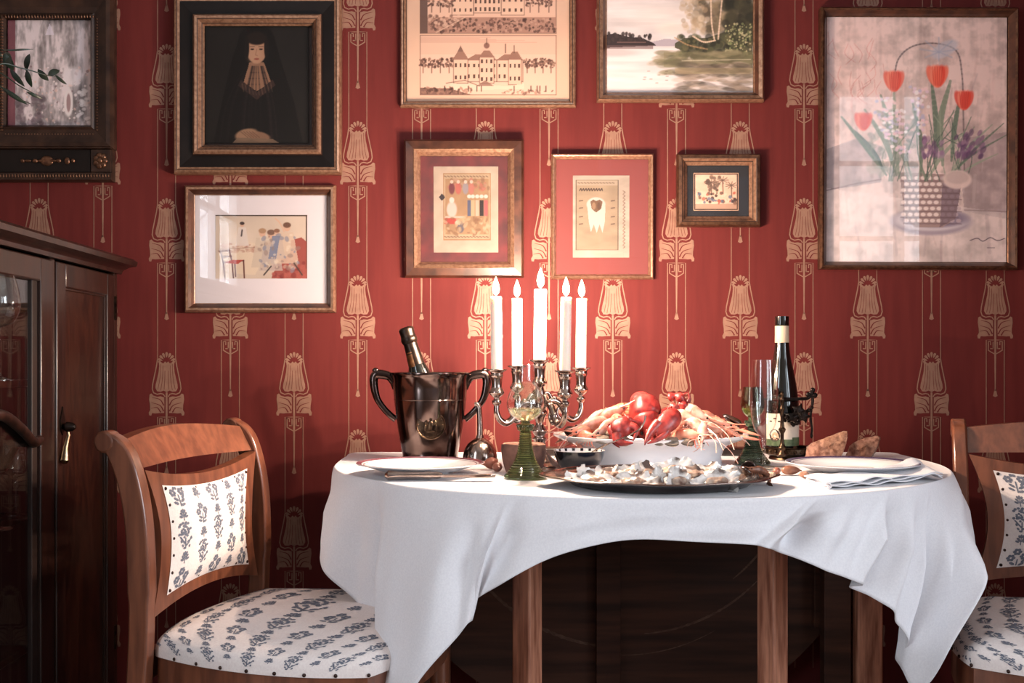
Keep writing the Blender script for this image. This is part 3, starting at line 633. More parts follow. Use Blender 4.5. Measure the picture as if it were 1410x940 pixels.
def slab(x0,y0,x1,y1,h0,h1,m_=0,q=None):
    vs = [T(x0,y1,h0),T(x1,y1,h0),T(x1,y0,h0),T(x0,y0,h0),T(x0+.8,y1-.8,h1),T(x1-.8,y1-.8,h1),T(x1-.8,y0+.8,h1),T(x0+.8,y0+.8,h1)]
    (q or mb).add(vs, [(4,5,6,7),(0,1,5,4),(1,2,6,5),(2,3,7,6),(3,0,4,7)], m_)
slab(-24,200,156,250,0,16,0); slab(-24,238,156,249,16,24,0); slab(-24,200,156,206,16,26,0); slab(126,206,154,238,16,20,0)
mb.build('plaque_board', [M['mould']], root, smooth=0)
q = MB(); slab(-22,206,126,238,16,18,0,q); q.build('plaque', M['blackframe'], root, smooth=0)
q = MB()
for x,rx,ry in ((66,9,7),(50,4,3),(82,4,3),(40,5,2),(94,4,5),(33,3,3),(102,3,3),(58,6,2),(74,6,2)): q.ell(T(x,222,19), (rx*PS,.004,ry*PS), seg=14)
q.build('plaque_ornament', M['gold'], root)
q = MB()
for k in range(7):
    an = k*2*PI/7; q.ell(T(140+6*math.cos(an),222+7*math.sin(an),21), (4.5*PS,.005,4.5*PS), seg=10)
q.ell(T(140,222,24), (4*PS,.005,4*PS), seg=10); q.build('rosette', M['gold'], root)
q = MB()
for x in range(-20,154,4): q.ell(T(x,243,24), (1.4*PS,.003,2.6*PS), seg=8)
q.build('plaque_beading', M['gold'], root)
q = MB()
for x in range(10,132,4): q.ell(T(x,24,20), (1.3*PS,.003,2.4*PS), seg=8); q.ell(T(x,186,20), (1.3*PS,.003,1.6*PS), seg=8)
for y in range(28,184,4): q.ell(T(4,y,20), (2.6*PS,.003,1.3*PS), seg=8); q.ell(T(135.5,y,20), (1.6*PS,.003,1.3*PS), seg=8)
q.build('beading', M['gold'], root)
# ---------------------------------------------------------------- drop-leaf table
TCX, TCY, TR, TRY = .254, 2.21, .603, 2.412     # centre and radius of the round front, rear edge
table = thing('gateleg_table', 'old round drop-leaf wooden table under the white cloth, rear leaf hanging down', 'table', (TCX, TCY, 0))
mb = MB(); pts = [(TR*math.cos(a), TR*math.sin(a)) for a in [PI+PI*k/60 for k in range(61)]]+[(TR, TRY-TCY), (-TR, TRY-TCY)]
mb.extr(pts, .728, .750); mb.build('tabletop', M['leafwood'], table, bevel=.003)
mb = MB(); LR = .585; y0 = TRY-TCY-.004
pts = [(-LR,.712)]+[(-LR*math.cos(PI*k/60), .712-LR*math.sin(PI*k/60)) for k in range(61)]+[(LR,.712)]
mb.extr(pts, y0+.004, y0+.024, T=lambda v: Vector((v.x, v.z, v.y)))
mb.add([],[])
def arc_strip(r, a0, a1, wd, cx=0, cz=.712, mi=1):
    n = 40; vs = []
    for k in range(n+1):
        a = math.radians(a0+(a1-a0)*k/n); ww = wd*(.4+.6*abs(math.sin(k*1.7)))*math.sin(PI*(k+.5)/(n+1))**.4
        for rr in (r-ww/2, r+ww/2): vs.append((cx+rr*math.cos(a), y0+.0034, cz+rr*math.sin(a)))
    mb.add(vs, [(2*k,2*k+1,2*k+3,2*k+2) for k in range(n)], mi)
arc_strip(.42,-142,-94,.010,.0,.73); arc_strip(.40,-86,-44,.007,.02,.74); arc_strip(.36,-52,-30,.006,.03,.75); arc_strip(.42,-92,-60,.003)
mb.build('drop_leaf', [M['leafwood'], M['scratch']], table, smooth=30, bevel=0)
for x in (-.035, .46):
    q = MB(); q.box((x-.028, y0-.018, .18 if x < .1 else .36), (x+.028, y0+.003, .70)); q.build('batten', M['leafwood'], table, bevel=.002)
def leg(x, y, ang, s_=.0235, z1=.727):
    q = MB(); R = Matrix.Translation((x,y,0)) @ Matrix.Rotation(math.radians(ang),4,'Z')
    q.box((-s_,-s_,.001),(s_,s_,z1), mat=R); return q.build('leg', M['legwood'], table, bevel=.004)
leg(-.226, -.27, 52, .0205); leg(.226, -.27, 38, .0205)
leg(-.535, .135, 0, .028); leg(.535, .135, 0, .028)
for x in (-.455, .47):
    q = MB(); q.box((x-.03,.13,.001),(x+.03,.165,.727)); q.build('gate_post', M['leafwood'], table, bevel=.002)
q = MB(); q.box((-.52,.12,.64),(.52,.145,.727)); q.build('apron', M['leafwood'], table, bevel=.002)
for sx in (-1,1):
    q = MB(); a_ = Vector((sx*.226,-.27,0)); b_ = Vector((sx*.455,.14,0)); d_ = (b_-a_); L_ = d_.length; R = Matrix.Translation((a_.x,a_.y,0)) @ Matrix.Rotation(math.atan2(d_.y,d_.x),4,'Z')
    q.box((.015,-.011,.66),(L_-.01,.011,.727), mat=R); q.build('gate_rail', M['leafwood'], table, bevel=.002)

# ---------------------------------------------------------------- tablecloth
def rimp(a): a = math.radians(a); return (.254+.614*math.cos(a), TCY+.614*math.sin(a))
ST = [((-.20,TRY+.01),(470,700,2.447)),((-.352,TRY+.004),(466,706,2.440)),((-.361,2.33),(457,711,2.36)),((-.360,2.23),(454,713,2.25)),(rimp(190),(455,735,2.13)),(rimp(199),(449,758,2.03)),(rimp(206),(447,782,1.97)),
 (rimp(211),(468,806,1.945)),(rimp(215),(498,832,1.93)),(rimp(218),(527,856,1.90)),(rimp(220),(526,880,1.83)),(rimp(222.5),(521,925,1.76)),(rimp(226),(520,968,1.70)),(rimp(231),(545,985,1.66)),(rimp(236),(590,926,1.645)),(rimp(240),(622,885,1.635)),
 (rimp(243),(645,858,1.635)),(rimp(245),(655,848,1.645)),(rimp(247),(652,828,1.655)),(rimp(250),(690,803,1.62)),(rimp(256),(755,768,1.605)),(rimp(263),(815,750,1.596)),(rimp(271),(880,741,1.59)),(rimp(280),(960,744,1.592)),(rimp(288),(1030,748,1.60)),(rimp(291),(1052,752,1.592)),
 (rimp(295),(1090,765,1.63)),(rimp(300),(1130,783,1.635)),(rimp(304),(1165,796,1.64)),(rimp(308),(1185,812,1.675)),(rimp(312),(1212,832,1.69)),(rimp(315),(1232,852,1.70)),(rimp(317),(1240,874,1.74)),(rimp(319),(1233,900,1.77)),(rimp(321),(1243,922,1.745)),(rimp(323),(1258,948,1.72)),
 (rimp(327),(1296,892,1.70)),(rimp(333),(1358,804,1.71)),(rimp(339),(1340,775,1.80)),(rimp(346),(1322,745,1.90)),(rimp(354),(1306,712,2.02)),((.868,2.25),(1296,690,2.20)),((.868,2.36),(1285,682,2.36)),((.858,TRY+.004),(1275,680,2.440)),((.72,TRY+.01),(1230,682,2.447)),
 ((.42,TRY+.01),(960,690,2.447)),((.1,TRY+.01),(700,694,2.447))]
NS = 12
pts5 = []
for (x,y),(px,py,Y) in ST: h = P(px,py,Y); pts5.append((x,y,h.x,h.y,h.z))
pts5 = pts5+[pts5[0]]; sam = cr(pts5, NS)[:-1]; NT = len(sam)
EDGE_N, TOPN = 46, 30
# pleats: station index, width in stations, depth in metres (positive = outward)
PL = [(7.5,.8,-.012),(9.2,.5,-.02),(10.6,.7,.012),(12.4,1.0,-.010),(14.0,.8,.014),(15.2,.6,-.012),(17.4,.6,.016),(18.6,.5,-.014),(20.3,.7,.006),(21.6,.8,-.007),(23.0,.9,.004),(24.6,.5,-.004),(25.0,.30,.016),(25.75,.42,-.040),
      (26.7,.4,.010),(27.5,.4,.006),(28.3,.32,.030),(28.9,.36,-.044),(30.2,.6,.022),(31.2,.5,-.012),(32.4,.6,.018),(33.2,.5,-.014),(34,.8,-.012),(35.6,.9,.016),(37,.9,-.016),(38.6,.7,.014),(40,.8,-.008),(5.2,.6,.010),(3.5,.8,-.006)]
def colpt(i, s):
    x,y,hx,hy,hz = sam[i % NT]; t = (i % NT)/NS
    dx, dy = hx-x, hy-y; ox, oy = x-TCX, y-TCY+.0
    l = math.hypot(ox,oy); ox, oy = ox/l, oy/l
    z = TOP-.001+(hz-TOP)*s
    e = s**.85
    X = x+dx*e; Y = y+dy*e
    b = .006*(1-math.exp(-s/.03)); X += ox*b; Y += oy*b
    if s < .06: z = TOP-.001+(hz-TOP)*(s*s/.06*.75+s*.25)
    f = 0
    for c,wd,am in PL:
        d = (t-c)/wd
        if abs(d) < 3: f += am*math.exp(-d*d*1.6)
    fade = min(1, s*2.0)**1.35; body = .5+.5*math.sin(PI*min(1,s*1.1))
    if f < 0: fade *= max(0, min(1, (TOP-z-.026)/.035))
    X += ox*f*fade*body; Y += oy*f*fade*body
    wr = .0016*math.sin(i*.043+s*5)*math.sin(s*9+i*.021)+.0011*math.sin(i*.11+s*3); X += ox*wr*fade; Y += oy*wr*fade
    Y = min(Y, 2.49)
    return Vector((X,Y,z))
mb = MB(); vs = []; W = NT
nzv = lambda x,y: .0012*math.sin(x*23+1.3*math.sin(y*17))*math.sin(y*19+x*7)
def crease(x, y):
    c = 0
    for (ax,ay,bx,by,am,wd) in ((.50,1.66,.56,2.38,.0022,.006),(-.03,1.68,-.02,2.35,.002,.006),(-.3,2.02,.8,2.0,.0018,.006),(.60,1.72,.70,1.80,.003,.010),(.10,1.66,-.06,1.78,.0035,.012),(.72,1.80,.6,1.95,.003,.012),(-.2,1.86,-.28,2.0,.003,.01)):
        dx,dy = bx-ax,by-ay; t = max(0,min(1,((x-ax)*dx+(y-ay)*dy)/(dx*dx+dy*dy))); d = math.hypot(x-ax-t*dx,y-ay-t*dy); c += am*math.exp(-(d/wd)**2)
    return c
for r_ in range(1, TOPN+1):
    k = r_/TOPN
    for i in range(W):
        x,y = sam[i][:2]; X = TCX+(x-TCX)*k; Y = TCY-.02*(1-k)+(y-TCY)*k
        vs.append((X, Y, TOP-.001+(nzv(X,Y)+crease(X,Y))*min(1,(1-k)*9)*.6-.0008))
for r_ in range(1, EDGE_N+1):
    s = (r_/EDGE_N)**1.5
    for i in range(W): vs.append(tuple(colpt(i, s)))
R_ = TOPN+EDGE_N; fs = [((r_+1)*W+i, (r_+1)*W+(i+1)%W, r_*W+(i+1)%W, r_*W+i) for r_ in range(R_-1) for i in range(W)]
n0 = len(vs); vs.append((TCX, TCY-.02, TOP-.0015)); fs += [(n0, i, (i+1)%W) for i in range(W)]
mb.add(vs, [tuple(reversed(f)) for f in fs])
cloth = tag(mb.build('tablecloth', M['linen'], smooth=60, solid=.0016), 'large white linen cloth draped over the round table, corners hanging low', 'tablecloth')

# ---------------------------------------------------------------- chairs
def flower_blobs(kind):
    B = []                                          # (x, y, rx, ry, angle) in units of the sprig height
    if kind == 0:                                   # basket bouquet
        r = random.Random(3)
        for k in range(26):
            a = r.uniform(0, 2*PI); q = r.uniform(0,1)**.6; B.append((.20*q*math.cos(a)-.02, .22+.26*q*math.sin(a), .042, .034, r.uniform(0,3)))
        for x,y in ((-.22,.5),(-.28,.42),(.16,.52),(.05,.56),(-.1,.55),(.26,.30),(-.3,.1)): B.append((x,y,.05,.04,.5))
        for k in range(9): t = k/8; B.append((.02+.26*t, -.36+.30*t*t, .05,.02,.8))
        for k in range(7): t = k/6; B.append((-.02-.22*t, -.30+.28*t, .05,.022,2.3))
        for k in range(6): B.append((0.0, -.1-.07*k, .022,.045,0))
        for x,y in ((-.2,-.18),(.14,-.22),(-.14,-.36),(.3,-.1),(.2,-.42),(-.05,-.47)): B.append((x,y,.055,.03,x*6))
    elif kind == 1:                                 # small leafy twig
        for k in range(5): B.append((0,-.35+.14*k,.03,.07,0))
        for x,y,a in ((-.2,.1,.7),(.2,.12,-.7),(-.26,-.12,.5),(.27,-.1,-.5),(0,.36,1.57),(-.13,.3,1.2),(.14,.32,-1.2),(-.12,-.02,.8),(.12,-.02,-.8)): B.append((x,y,.13,.06,-a))
    else:                                           # three ringed blossoms
        for cx,cy in ((-.05,.34),(-.24,.06),(.22,.12)):
            for k in range(6): a = k*PI/3; B.append((cx+.10*math.cos(a), cy+.10*math.sin(a), .055,.045,a))
        for k in range(7): B.append((.0,-.05-.065*k,.022,.045,0))
        for x,y,a in ((-.16,-.2,.6),(.16,-.24,-.6),(-.2,-.36,.4),(.22,-.08,-.9),(.12,-.42,-.3)): B.append((x,y,.10,.04,-a))
    return B
BL = [flower_blobs(k) for k in range(3)]
def sprigs(mb, fn, places, mi=1):
    """fn(a,b)->(point, normal) with a,b in metres on the fabric"""
    for (a, b, size, kind, fl) in places:
        for x,y,rx,ry,an in BL[kind]:
            vs = []
            for k in range(6):
                t = k*PI/3; u = rx*1.3*math.cos(t); v = ry*1.5*math.sin(t); c, s_ = math.cos(an), math.sin(an)
                X = (x+u*c-v*s_)*size*fl; Y = (y+u*s_+v*c)*size
                r = fn(a+X, b+Y)
                if r is None: vs = None; break
                p, n = r; vs.append(p+n*.0007)
            if vs:
                # orient towards the normal
                nn = (vs[1]-vs[0]).cross(vs[2]-vs[0])
                mb.add(vs, [tuple(range(6)) if nn.dot(n) > 0 else tuple(reversed(range(6)))], mi)
def fabric_fn(S, wa, wb, sgn=1):
    """wrap S(u,v) on [-1,1]^2 so that fabric metres map to it"""
    def f(a, b):
        u, v = a/wa, b/wb
        if abs(u) > .985 or abs(v) > .985: return None
        p = S(u,v); e = 1e-3; n = (S(u+e,v)-p).cross(S(u,v+e)-p)
        n = n.normalized()*sgn; return p, n
    return f
nail_me = None
def nail_at(p, n, parent):
    global nail_me
    if nail_me is None:
        q = MB(); q.lathe([(.0032,0),(.0030,.0012),(.0018,.0022),(0,.0026)], seg=8); o = q.build('nail', M['nail'], parent); nail_me = o.data
    else:
        o = bpy.data.objects.new('nail', nail_me); COL.objects.link(o); o.parent = parent
    o.location = p; o.rotation_euler = Vector(n).to_track_quat('Z','Y').to_euler()
def make_chair(label, loc, ang, turned=False):
    """local frame: x to the sitter's left... seat grows along -y, back posts at y=0"""
    root = thing('dining_chair', label, 'chair', loc, math.radians(ang), group=None)
    wd = M['chairwood']
    prof = cr([(.075,0),(.05,.12),(.015,.30),(.0,.46),(-.004,.58),(.000,.69),(.014,.765),(.034,.812),(.058,.832)], 6)  # (y,z) back leg and post
    for sx in (-1, 1):
        q = MB(); n = len(prof); A = []; B = []
        for i in range(n):
            a = prof[max(0,i-1)]; b = prof[min(n-1,i+1)]; dy, dz = b[0]-a[0], b[1]-a[1]; l = math.hypot(dy,dz); t = i/(n-1)
            wz = (.018 if t < .5 else .0205)*(1 if t < .85 else 1-(t-.85)*1.6)
            y, z = prof[i]; ny, nz_ = -dz/l, dy/l
            A.append((y+ny*wz, z+nz_*wz)); B.append((y-ny*wz, z-nz_*wz))
        out = B+A[::-1]; x0 = sx*.205-.0135
        m_ = len(out)
        # side faces as quad strips
        vs = []
        for i in range(n):
            for (yy,zz) in (A[i],B[i]):
                lean = sx*.012*max(0,(zz-.45)); vs += [Vector((x0+lean,yy,max(zz,.0))),Vector((x0+.027+lean,yy,max(zz,.0)))]
        fs = []
        for i in range(n-1):
            a = 4*i; b = 4*(i+1); fs += [(a,b,b+1,a+1),(a+2,a+3,b+3,b+2),(a,a+2,b+2,b),(a+1,b+1,b+3,a+3)]
        fs += [(0,1,3,2),(4*(n-1),4*(n-1)+2,4*(n-1)+3,4*(n-1)+1)]
        q.add(vs, fs)
        q.tube([(x0-.001+sx*.005,.058,.829),(x0+.028+sx*.005,.058,.829)], .019, seg=20)
        q.build('back_post', wd, root, bevel=.004)
    # crest rail, hollow towards the sitter and arched
    q = MB()
    def crest(u, v):
        x = -.195+.39*u; ar = math.sin(PI*u)
        z0 = .783+.003*ar; z1 = .832+.014*ar; z = z0+(z1-z0)*v
        y = .006+.018*ar+(z-.78)*.55
        return x, y, z
    q.grid(lambda u,v: Vector(crest(u,v)), 24, 4); q.grid(lambda u,v: Vector(crest(1-u,v))+Vector((0,.024,0)), 24, 4)
    q.grid(lambda u,v: Vector(crest(1-u,1))+Vector((0,.024*(1-v),0)), 24, 1); q.grid(lambda u,v: Vector(crest(u,0))+Vector((0,.024*(1-v),0)), 24, 1)
    q.build('crest_rail', wd, root, bevel=0, smooth=50)
    # shield-shaped back frame with padded panel
    def bk(u, v, bulge=0):
        hw = .190-.030*math.sin(PI*(v+1)/2)+.004*v
        zt = .781-.022*(1-u*u); zb = .530+.024*(1-u*u)
        z = zb+(zt-zb)*(v+1)/2; y = .000+max(0,(z-.66))**1.6*.28
        return Vector((u*hw, y-bulge, z))
    iu, iv = .80, .79
    q = MB(); n = 40
    inside = lambda u,v: abs(2*u-1) < iu and abs(2*v-1) < iv
    us = [-1,-.96,-.92,-.88,-.84]+[-iu+2*iu*k/16 for k in range(17)]+[.84,.88,.92,.96,1]; vs_ = [-1,-.94,-.88,-.82]+[-iv+2*iv*k/16 for k in range(17)]+[.82,.88,.94,1]
    nu, nv = len(us), len(vs_)
    for side, dy in ((0,-.011),(1,.011)):
        V = [bk(u,v)+Vector((0,dy,0)) for v in vs_ for u in us]; Fc = []
        for j in range(nv-1):
            for i in range(nu-1):
                if abs((us[i]+us[i+1])/2) < iu and abs((vs_[j]+vs_[j+1])/2) < iv: continue
                f = (j*nu+i, j*nu+i+1, (j+1)*nu+i+1, (j+1)*nu+i); Fc.append(f if side == 0 else tuple(reversed(f)))
        q.add(V, Fc)
    def rim(loop, flip=False):
        V = [bk(*p)+Vector((0,d,0)) for p in loop for d in (-.011,.011)]; m_ = len(loop)
        Fc = [(2*i,2*((i+1)%m_),2*((i+1)%m_)+1,2*i+1) for i in range(m_)]; q.add(V, [tuple(reversed(f)) if flip else f for f in Fc])
    def loop(a, b, k=16): 
        return [(-a+2*a*i/k,-b) for i in range(k)]+[(a,-b+2*b*i/k) for i in range(k)]+[(a-2*a*i/k,b) for i in range(k)]+[(-a,b-2*b*i/k) for i in range(k)]
    rim(loop(1,1)); rim(loop(iu,iv), True)
    q.build('back_frame', wd, root, smooth=30)
    def pad(u, v):
        d = (1-abs(u)**3.2)*(1-abs(v)**3.2); return bk(u*iu*1.02, v*iv*1.02, .012+.016*max(0,d))
    q = MB(); q.grid(lambda u,v: pad(2*u-1,2*v-1), 40, 40)
    q.grid(lambda u,v: bk((1-2*u)*iu*1.0,(2*v-1)*iv*1.0,-.008), 10, 10)
    pl = []; 
    for i, a in enumerate((-.108,-.054,0,.054,.108)):
        for j in range(-3, 4):
            b = j*.0435
            if i % 2 == 0: pl.append((a,b,.026,1,1) if j % 2 else (a,b,.050,2 if (j//2) % 2 else 0,1))
            else: pl.append((a,b,.046,0 if (j//2+i//2) % 2 else 2,1) if j % 2 else (a,b,.026,1,1))
    sprigs(q, fabric_fn(pad, .140, .105), [p for p in pl])
    q.build('back_pad', [M['upholst'], M['sprig']], root, smooth=60)
    for lp in (loop(iu*.975, iv*.96, 6),):
        for p_ in lp: pp = bk(p_[0], p_[1], .0125); nail_at(pp, (0,-1,.1), root)
    # seat
    H0 = .468
    def st(u, v):
        """u across, v from the back (-1) to the front (1); outer band turns down the side"""
        m_ = max(abs(u), abs(v)); 
        if m_ < 1e-6: return Vector((0,-.215,H0+.054))
        ph = m_*PI/2; s_ = math.sin(ph)**.78; h = math.cos(ph)**.55 if m_ < .9999 else 0
        a, b = u/m_, v/m_; k = .30
        X = a*s_*math.sqrt(max(0,1-k*b*b*s_*s_)); Y = b*s_*math.sqrt(max(0,1-k*a*a*s_*s_))
        n_ = math.sqrt(1-k) if False else 1
        hw = .222+.018*Y; return Vector((X*hw*1.08, -.213-Y*.226*1.04, H0+.054*h))
    q = MB(); q.grid(lambda u,v: st(2*u-1,1-2*v), 56, 56)
    pl = []
    for i in range(-6,7):
        for j in range(-6,7):
            a, b = i*.050, j*.044
            big = (i+j) % 2 == 0
            pl.append((a,b,.050 if (i % 2) == 0 else .042,0 if i % 2 == 0 else 2,1) if big else (a,b,.025,1,1))
    base = fabric_fn(st, .30, .29, -1)
    sprigs(q, (lambda a,b: base(b,a)) if turned else (lambda a,b: base(a,-b)), pl)
    q.build('seat_cushion', [M['upholst'], M['sprig']], root, smooth=60)
    q = MB(); ring = [st(*p) for p in loop(1,1,10)]
    V = []; m_ = len(ring); c_ = Vector((0,-.213,0))
    for p in ring:
        d = Vector((p.x-c_.x,p.y-c_.y,0))*.985; V += [(c_.x+d.x,c_.y+d.y,H0+.002),(c_.x+d.x,c_.y+d.y,H0-.055)]
    q.add(V, [(2*i,2*((i+1)%m_),2*((i+1)%m_)+1,2*i+1) for i in range(m_)]+[tuple(2*i+1 for i in range(m_)), tuple(2*i for i in reversed(range(m_)))]); q.build('seat_rail', wd, root, smooth=30)
    for p_ in loop(.999,.999,8):
        pp = st(*p_); d = Vector((pp.x,pp.y+.213,0)).normalized(); nail_at(Vector((pp.x,pp.y,H0+.004))+d*.0006, d, root)
    for sx in (-1,1):
        q = MB(); q.tube([(sx*.190,-.395,.414),(sx*.192,-.398,.25),(sx*.196,-.404,.0)], [.022,.018,.013], seg=16); q.build('front_leg', wd, root)
    q = MB(); q.box((-.19,.008,.42),(.19,.03,.468)); q.build('back_rail', wd, root, bevel=.002)
    return root
# facing angle: seat points along local -y
c1 = make_chair('wooden dining chair with blue sprigged cream upholstery, left of the table beside the cabinet', (-.570,1.955,0), 76, True)
c2 = make_chair('wooden dining chair with blue sprigged cream upholstery, at the right edge behind the cloth corner', (1.085,2.015,0), -20)
for o_ in (c1, c2): o_['group'] = 'pair of upholstered dining chairs'

# ---------------------------------------------------------------- china cabinet on the left
cab = thing('china_cabinet', 'tall dark mahogany display cabinet with glazed door and solid side door', 'cabinet', (-.924,2.45,0), .031)
D, Ln, H = .37, 1.12, 1.168
ok, ov = M['oak'], M['oakveneer']
q = MB(); q.box((-D,-Ln,0),(-.022,-Ln+.02,H)); q.box((-D,-.02,0),(-.022,0,H)); q.box((-D,-Ln,0),(-D+.012,0,H)); q.box((-D,-Ln,.0),(-.022,0,.10)); q.box((-D,-Ln,H-.02),(-.022,0,H)); q.box((-D+.01,-.372,.1),(-.022,-.352,H-.02))
q.build('carcass', M['cabin'], cab, bevel=.002)
q = MB()
# cornice swept round three sides
prof = [(0,H),(.012,H),(.014,H+.008),(.024,H+.016),(.038,H+.020),(.040,H+.030),(.034,H+.036),(0,H+.036)]
path = lambda o_: [(-D-.0,o_-.0),( o_,o_),(o_,-Ln-o_),(-D,-Ln-o_)]
V = []; Fc = []; n = len(prof)
for o_, z in prof: V += [(-D,.0+o_ if o_ else 0,z),(o_,o_,z),(o_,-Ln-o_,z),(-D,-Ln-o_,z)]
for i in range(n-1):
    for k in range(3): Fc.append((4*i+k,4*i+k+1,4*(i+1)+k+1,4*(i+1)+k))
q.add(V, Fc); q.add([(-D,0,H+.036),(0,0,H+.036),(0,-Ln,H+.036),(-D,-Ln,H+.036)], [(0,3,2,1)]); q.build('cornice', ok, cab, smooth=30)
q = MB(); q.box((-.03,-.016,0),(0.004,0.006,H)); q.box((-.03,-.372,.1),(0.002,-.350,H)); q.box((-.03,-Ln,0),(0.004,-Ln+.03,H)); q.box((-.03,-Ln,0),(.004,0,.11)); q.build('face_frame', ok, cab, bevel=.003)
def door_frame(y0, y1, z0, z1, st_, rl, nm):
    q = MB()
    q.box((-.018,y0,z0),(.006,y0+st_,z1)); q.box((-.018,y1-st_,z0),(.006,y1,z1)); q.box((-.018,y0+st_,z0),(.006,y1-st_,z0+rl)); q.box((-.018,y0+st_,z1-rl),(.006,y1-st_,z1))
    return q.build(nm, ok, cab, bevel=.003)
d1 = door_frame(-.350,-.018,.115,H-.004,.046,.050,'door')
q = MB(); q.box((-.014,-.306,.16),(-.004,-.062,H-.052)); q.build('door_panel', ov, d1)
q = MB(); q.box((-.006,-.306,.16),(.001,-.300,H-.052)); q.box((-.006,-.068,.16),(.001,-.062,H-.052)); q.box((-.006,-.306,H-.058),(.001,-.062,H-.052)); q.build('panel_bead', ok, d1, bevel=.001)
q = MB(); q.extr([(-.010,-.018),(-.012,.0),(-.006,.012),(0,.028),(.006,.012),(.012,0),(.010,-.018),(0,-.030)], .006,.0085, T=lambda v: Vector((v.z,-.327+v.x,.845+v.y))); q.build('keyhole_plate', M['iron'], d1)
q = MB(); q.lathe([(0,.030),(.004,.026),(.0105,.018),(.0085,.006),(.004,0)], (0,0,0), seg=16, mat=Matrix.Translation((.004,-.327,.832)) @ Matrix.Rotation(PI/2,4,'Y') @ Matrix.Rotation(PI,4,'X') @ Matrix.Translation((0,0,-.03))); q.build('door_knob', M['iron'], d1)
q = MB(); q.tube([(.016,-.326,.832),(.019,-.325,.815),(.015,-.330,.79),(.014,-.333,.765)], [.0022,.004,.0055,.009], seg=10); q.tube([(.014,-.333,.765),(.014,-.333,.758)], [.010,.004], seg=10); q.build('key_tassel', M['keymetal'], d1, label='pale metal drop hanging from the key')
q = MB(); q.box((.002,-.018,1.06),(.009,-.010,1.115)); q.box((.002,-.018,.3),(.009,-.010,.355)); q.build('hinge', M['brass'], d1)
gy0, gy1 = -1.06, -.374
d2 = door_frame(gy0,gy1,.115,H-.004,.052,.046,'glazed_door')
q = MB(); q.box((-.012,gy1-.074,.16),(-.002,gy1-.05,H-.048)); q.box((-.012,gy0+.05,.16),(-.002,gy0+.074,H-.048)); q.build('glazing_bead', M['cabin'], d2, bevel=.002)
q = MB(); q.box((-.009,gy0+.05,.16),(-.007,gy1-.05,H-.048)); q.build('glass_pane', M['pane'], d2, smooth=0)
q = MB(); ctr = (gy0+gy1)/2; pts = []
hw_ = (gy1-gy0)/2-.05
tr = cr([(-hw_,.812),(-hw_+.03,.812),(-hw_+.08,.838),(-hw_*.45,.868),(-.06,.858),(0,.838),(.06,.858),(hw_*.45,.868),(hw_-.08,.838),(hw_-.03,.812),(hw_,.812)],6)
q.tube([(.002,ctr+y,z) for y,z in tr], .0092, seg=12, flat=1.1); q.build('curved_muntin', ok, d2)
for z in (.935-.012, .672-.012, .40):
    q = MB(); q.box((-D+.014,-Ln+.021,z-.009),(-.04,-.374,z+.006)); q.build('shelf', M['oakveneer'], cab, bevel=.002)
CM = Matrix.Translation((-.924,2.45,0)) @ Matrix.Rotation(.031,4,'Z')
def in_cab(x, y, z): return CM @ Vector((x,y,z))
# glasses standing inside the cabinet
def stem_glass(label, c, h, rb, kind, group='glasses inside the cabinet', m=None, foot=.032, stem=.0035):
    t = thing('wine_glass', label, 'glass', c, group=group); m = m or M['wineglass']
    hb = {'balloon':.50,'cone':.46,'goblet':.50,'flute':.29}[kind]*h
    if kind == 'cone': b = [(.002,hb),(rb*.3,hb+(h-hb)*.25),(rb*.66,hb+(h-hb)*.62),(rb,h)]
    elif kind == 'goblet': b = [(.003,hb),(rb*.72,hb+(h-hb)*.16),(rb*.92,hb+(h-hb)*.45),(rb*.9,hb+(h-hb)*.75),(rb,h)]
    elif kind == 'flute': b = [(.003,hb),(rb*.55,hb+.012),(rb*.84,hb+(h-hb)*.2),(rb,hb+(h-hb)*.42),(rb*.97,hb+(h-hb)*.65),(rb*.84,h)]
    else: b = [(.003,hb),(rb*.7,hb+(h-hb)*.12),(rb,hb+(h-hb)*.42),(rb*.93,hb+(h-hb)*.72),(rb*.74,h)]
    outer = smooth_prof(b, 5); inner = [(max(0,r-.0009),z+.0006) for r,z in reversed(outer)]
    MB().lathe(outer+inner, seg=40, close=False).build('bowl', m, t)
    MB().lathe(smooth_prof([(stem*1.9,hb+.002),(stem,hb-.014),(stem*.85,hb*.5),(stem*1.05,.014),(stem*2.6,.006)],4), seg=16).build('stem', m, t)
    MB().lathe([(0,.0065),(stem*2.6,.006),(foot*.5,.0035),(foot,.0014),(foot,0),(0,0)], seg=36).build('foot', m, t)
    return t
zs = [.935-.0055, .672-.0055]
def cg(label, px, Yc, z, h, rb, kind, dx=0):
    x = PX(px, Yc)+dx; stem_glass(label, (x, Yc, z), h, rb, kind)
cg('round bowled wine glass on the upper shelf of the cabinet, at the left edge', -2, 1.86, zs[0], .185, .036, 'balloon')
cg('small cut goblet on the lower shelf of the cabinet, nearest the door frame', 22, 2.0, zs[1], .142, .024, 'goblet')
cg('wide cone shaped glass on the lower shelf of the cabinet, at the left edge', -10, 1.86, zs[1], .145, .046, 'cone')

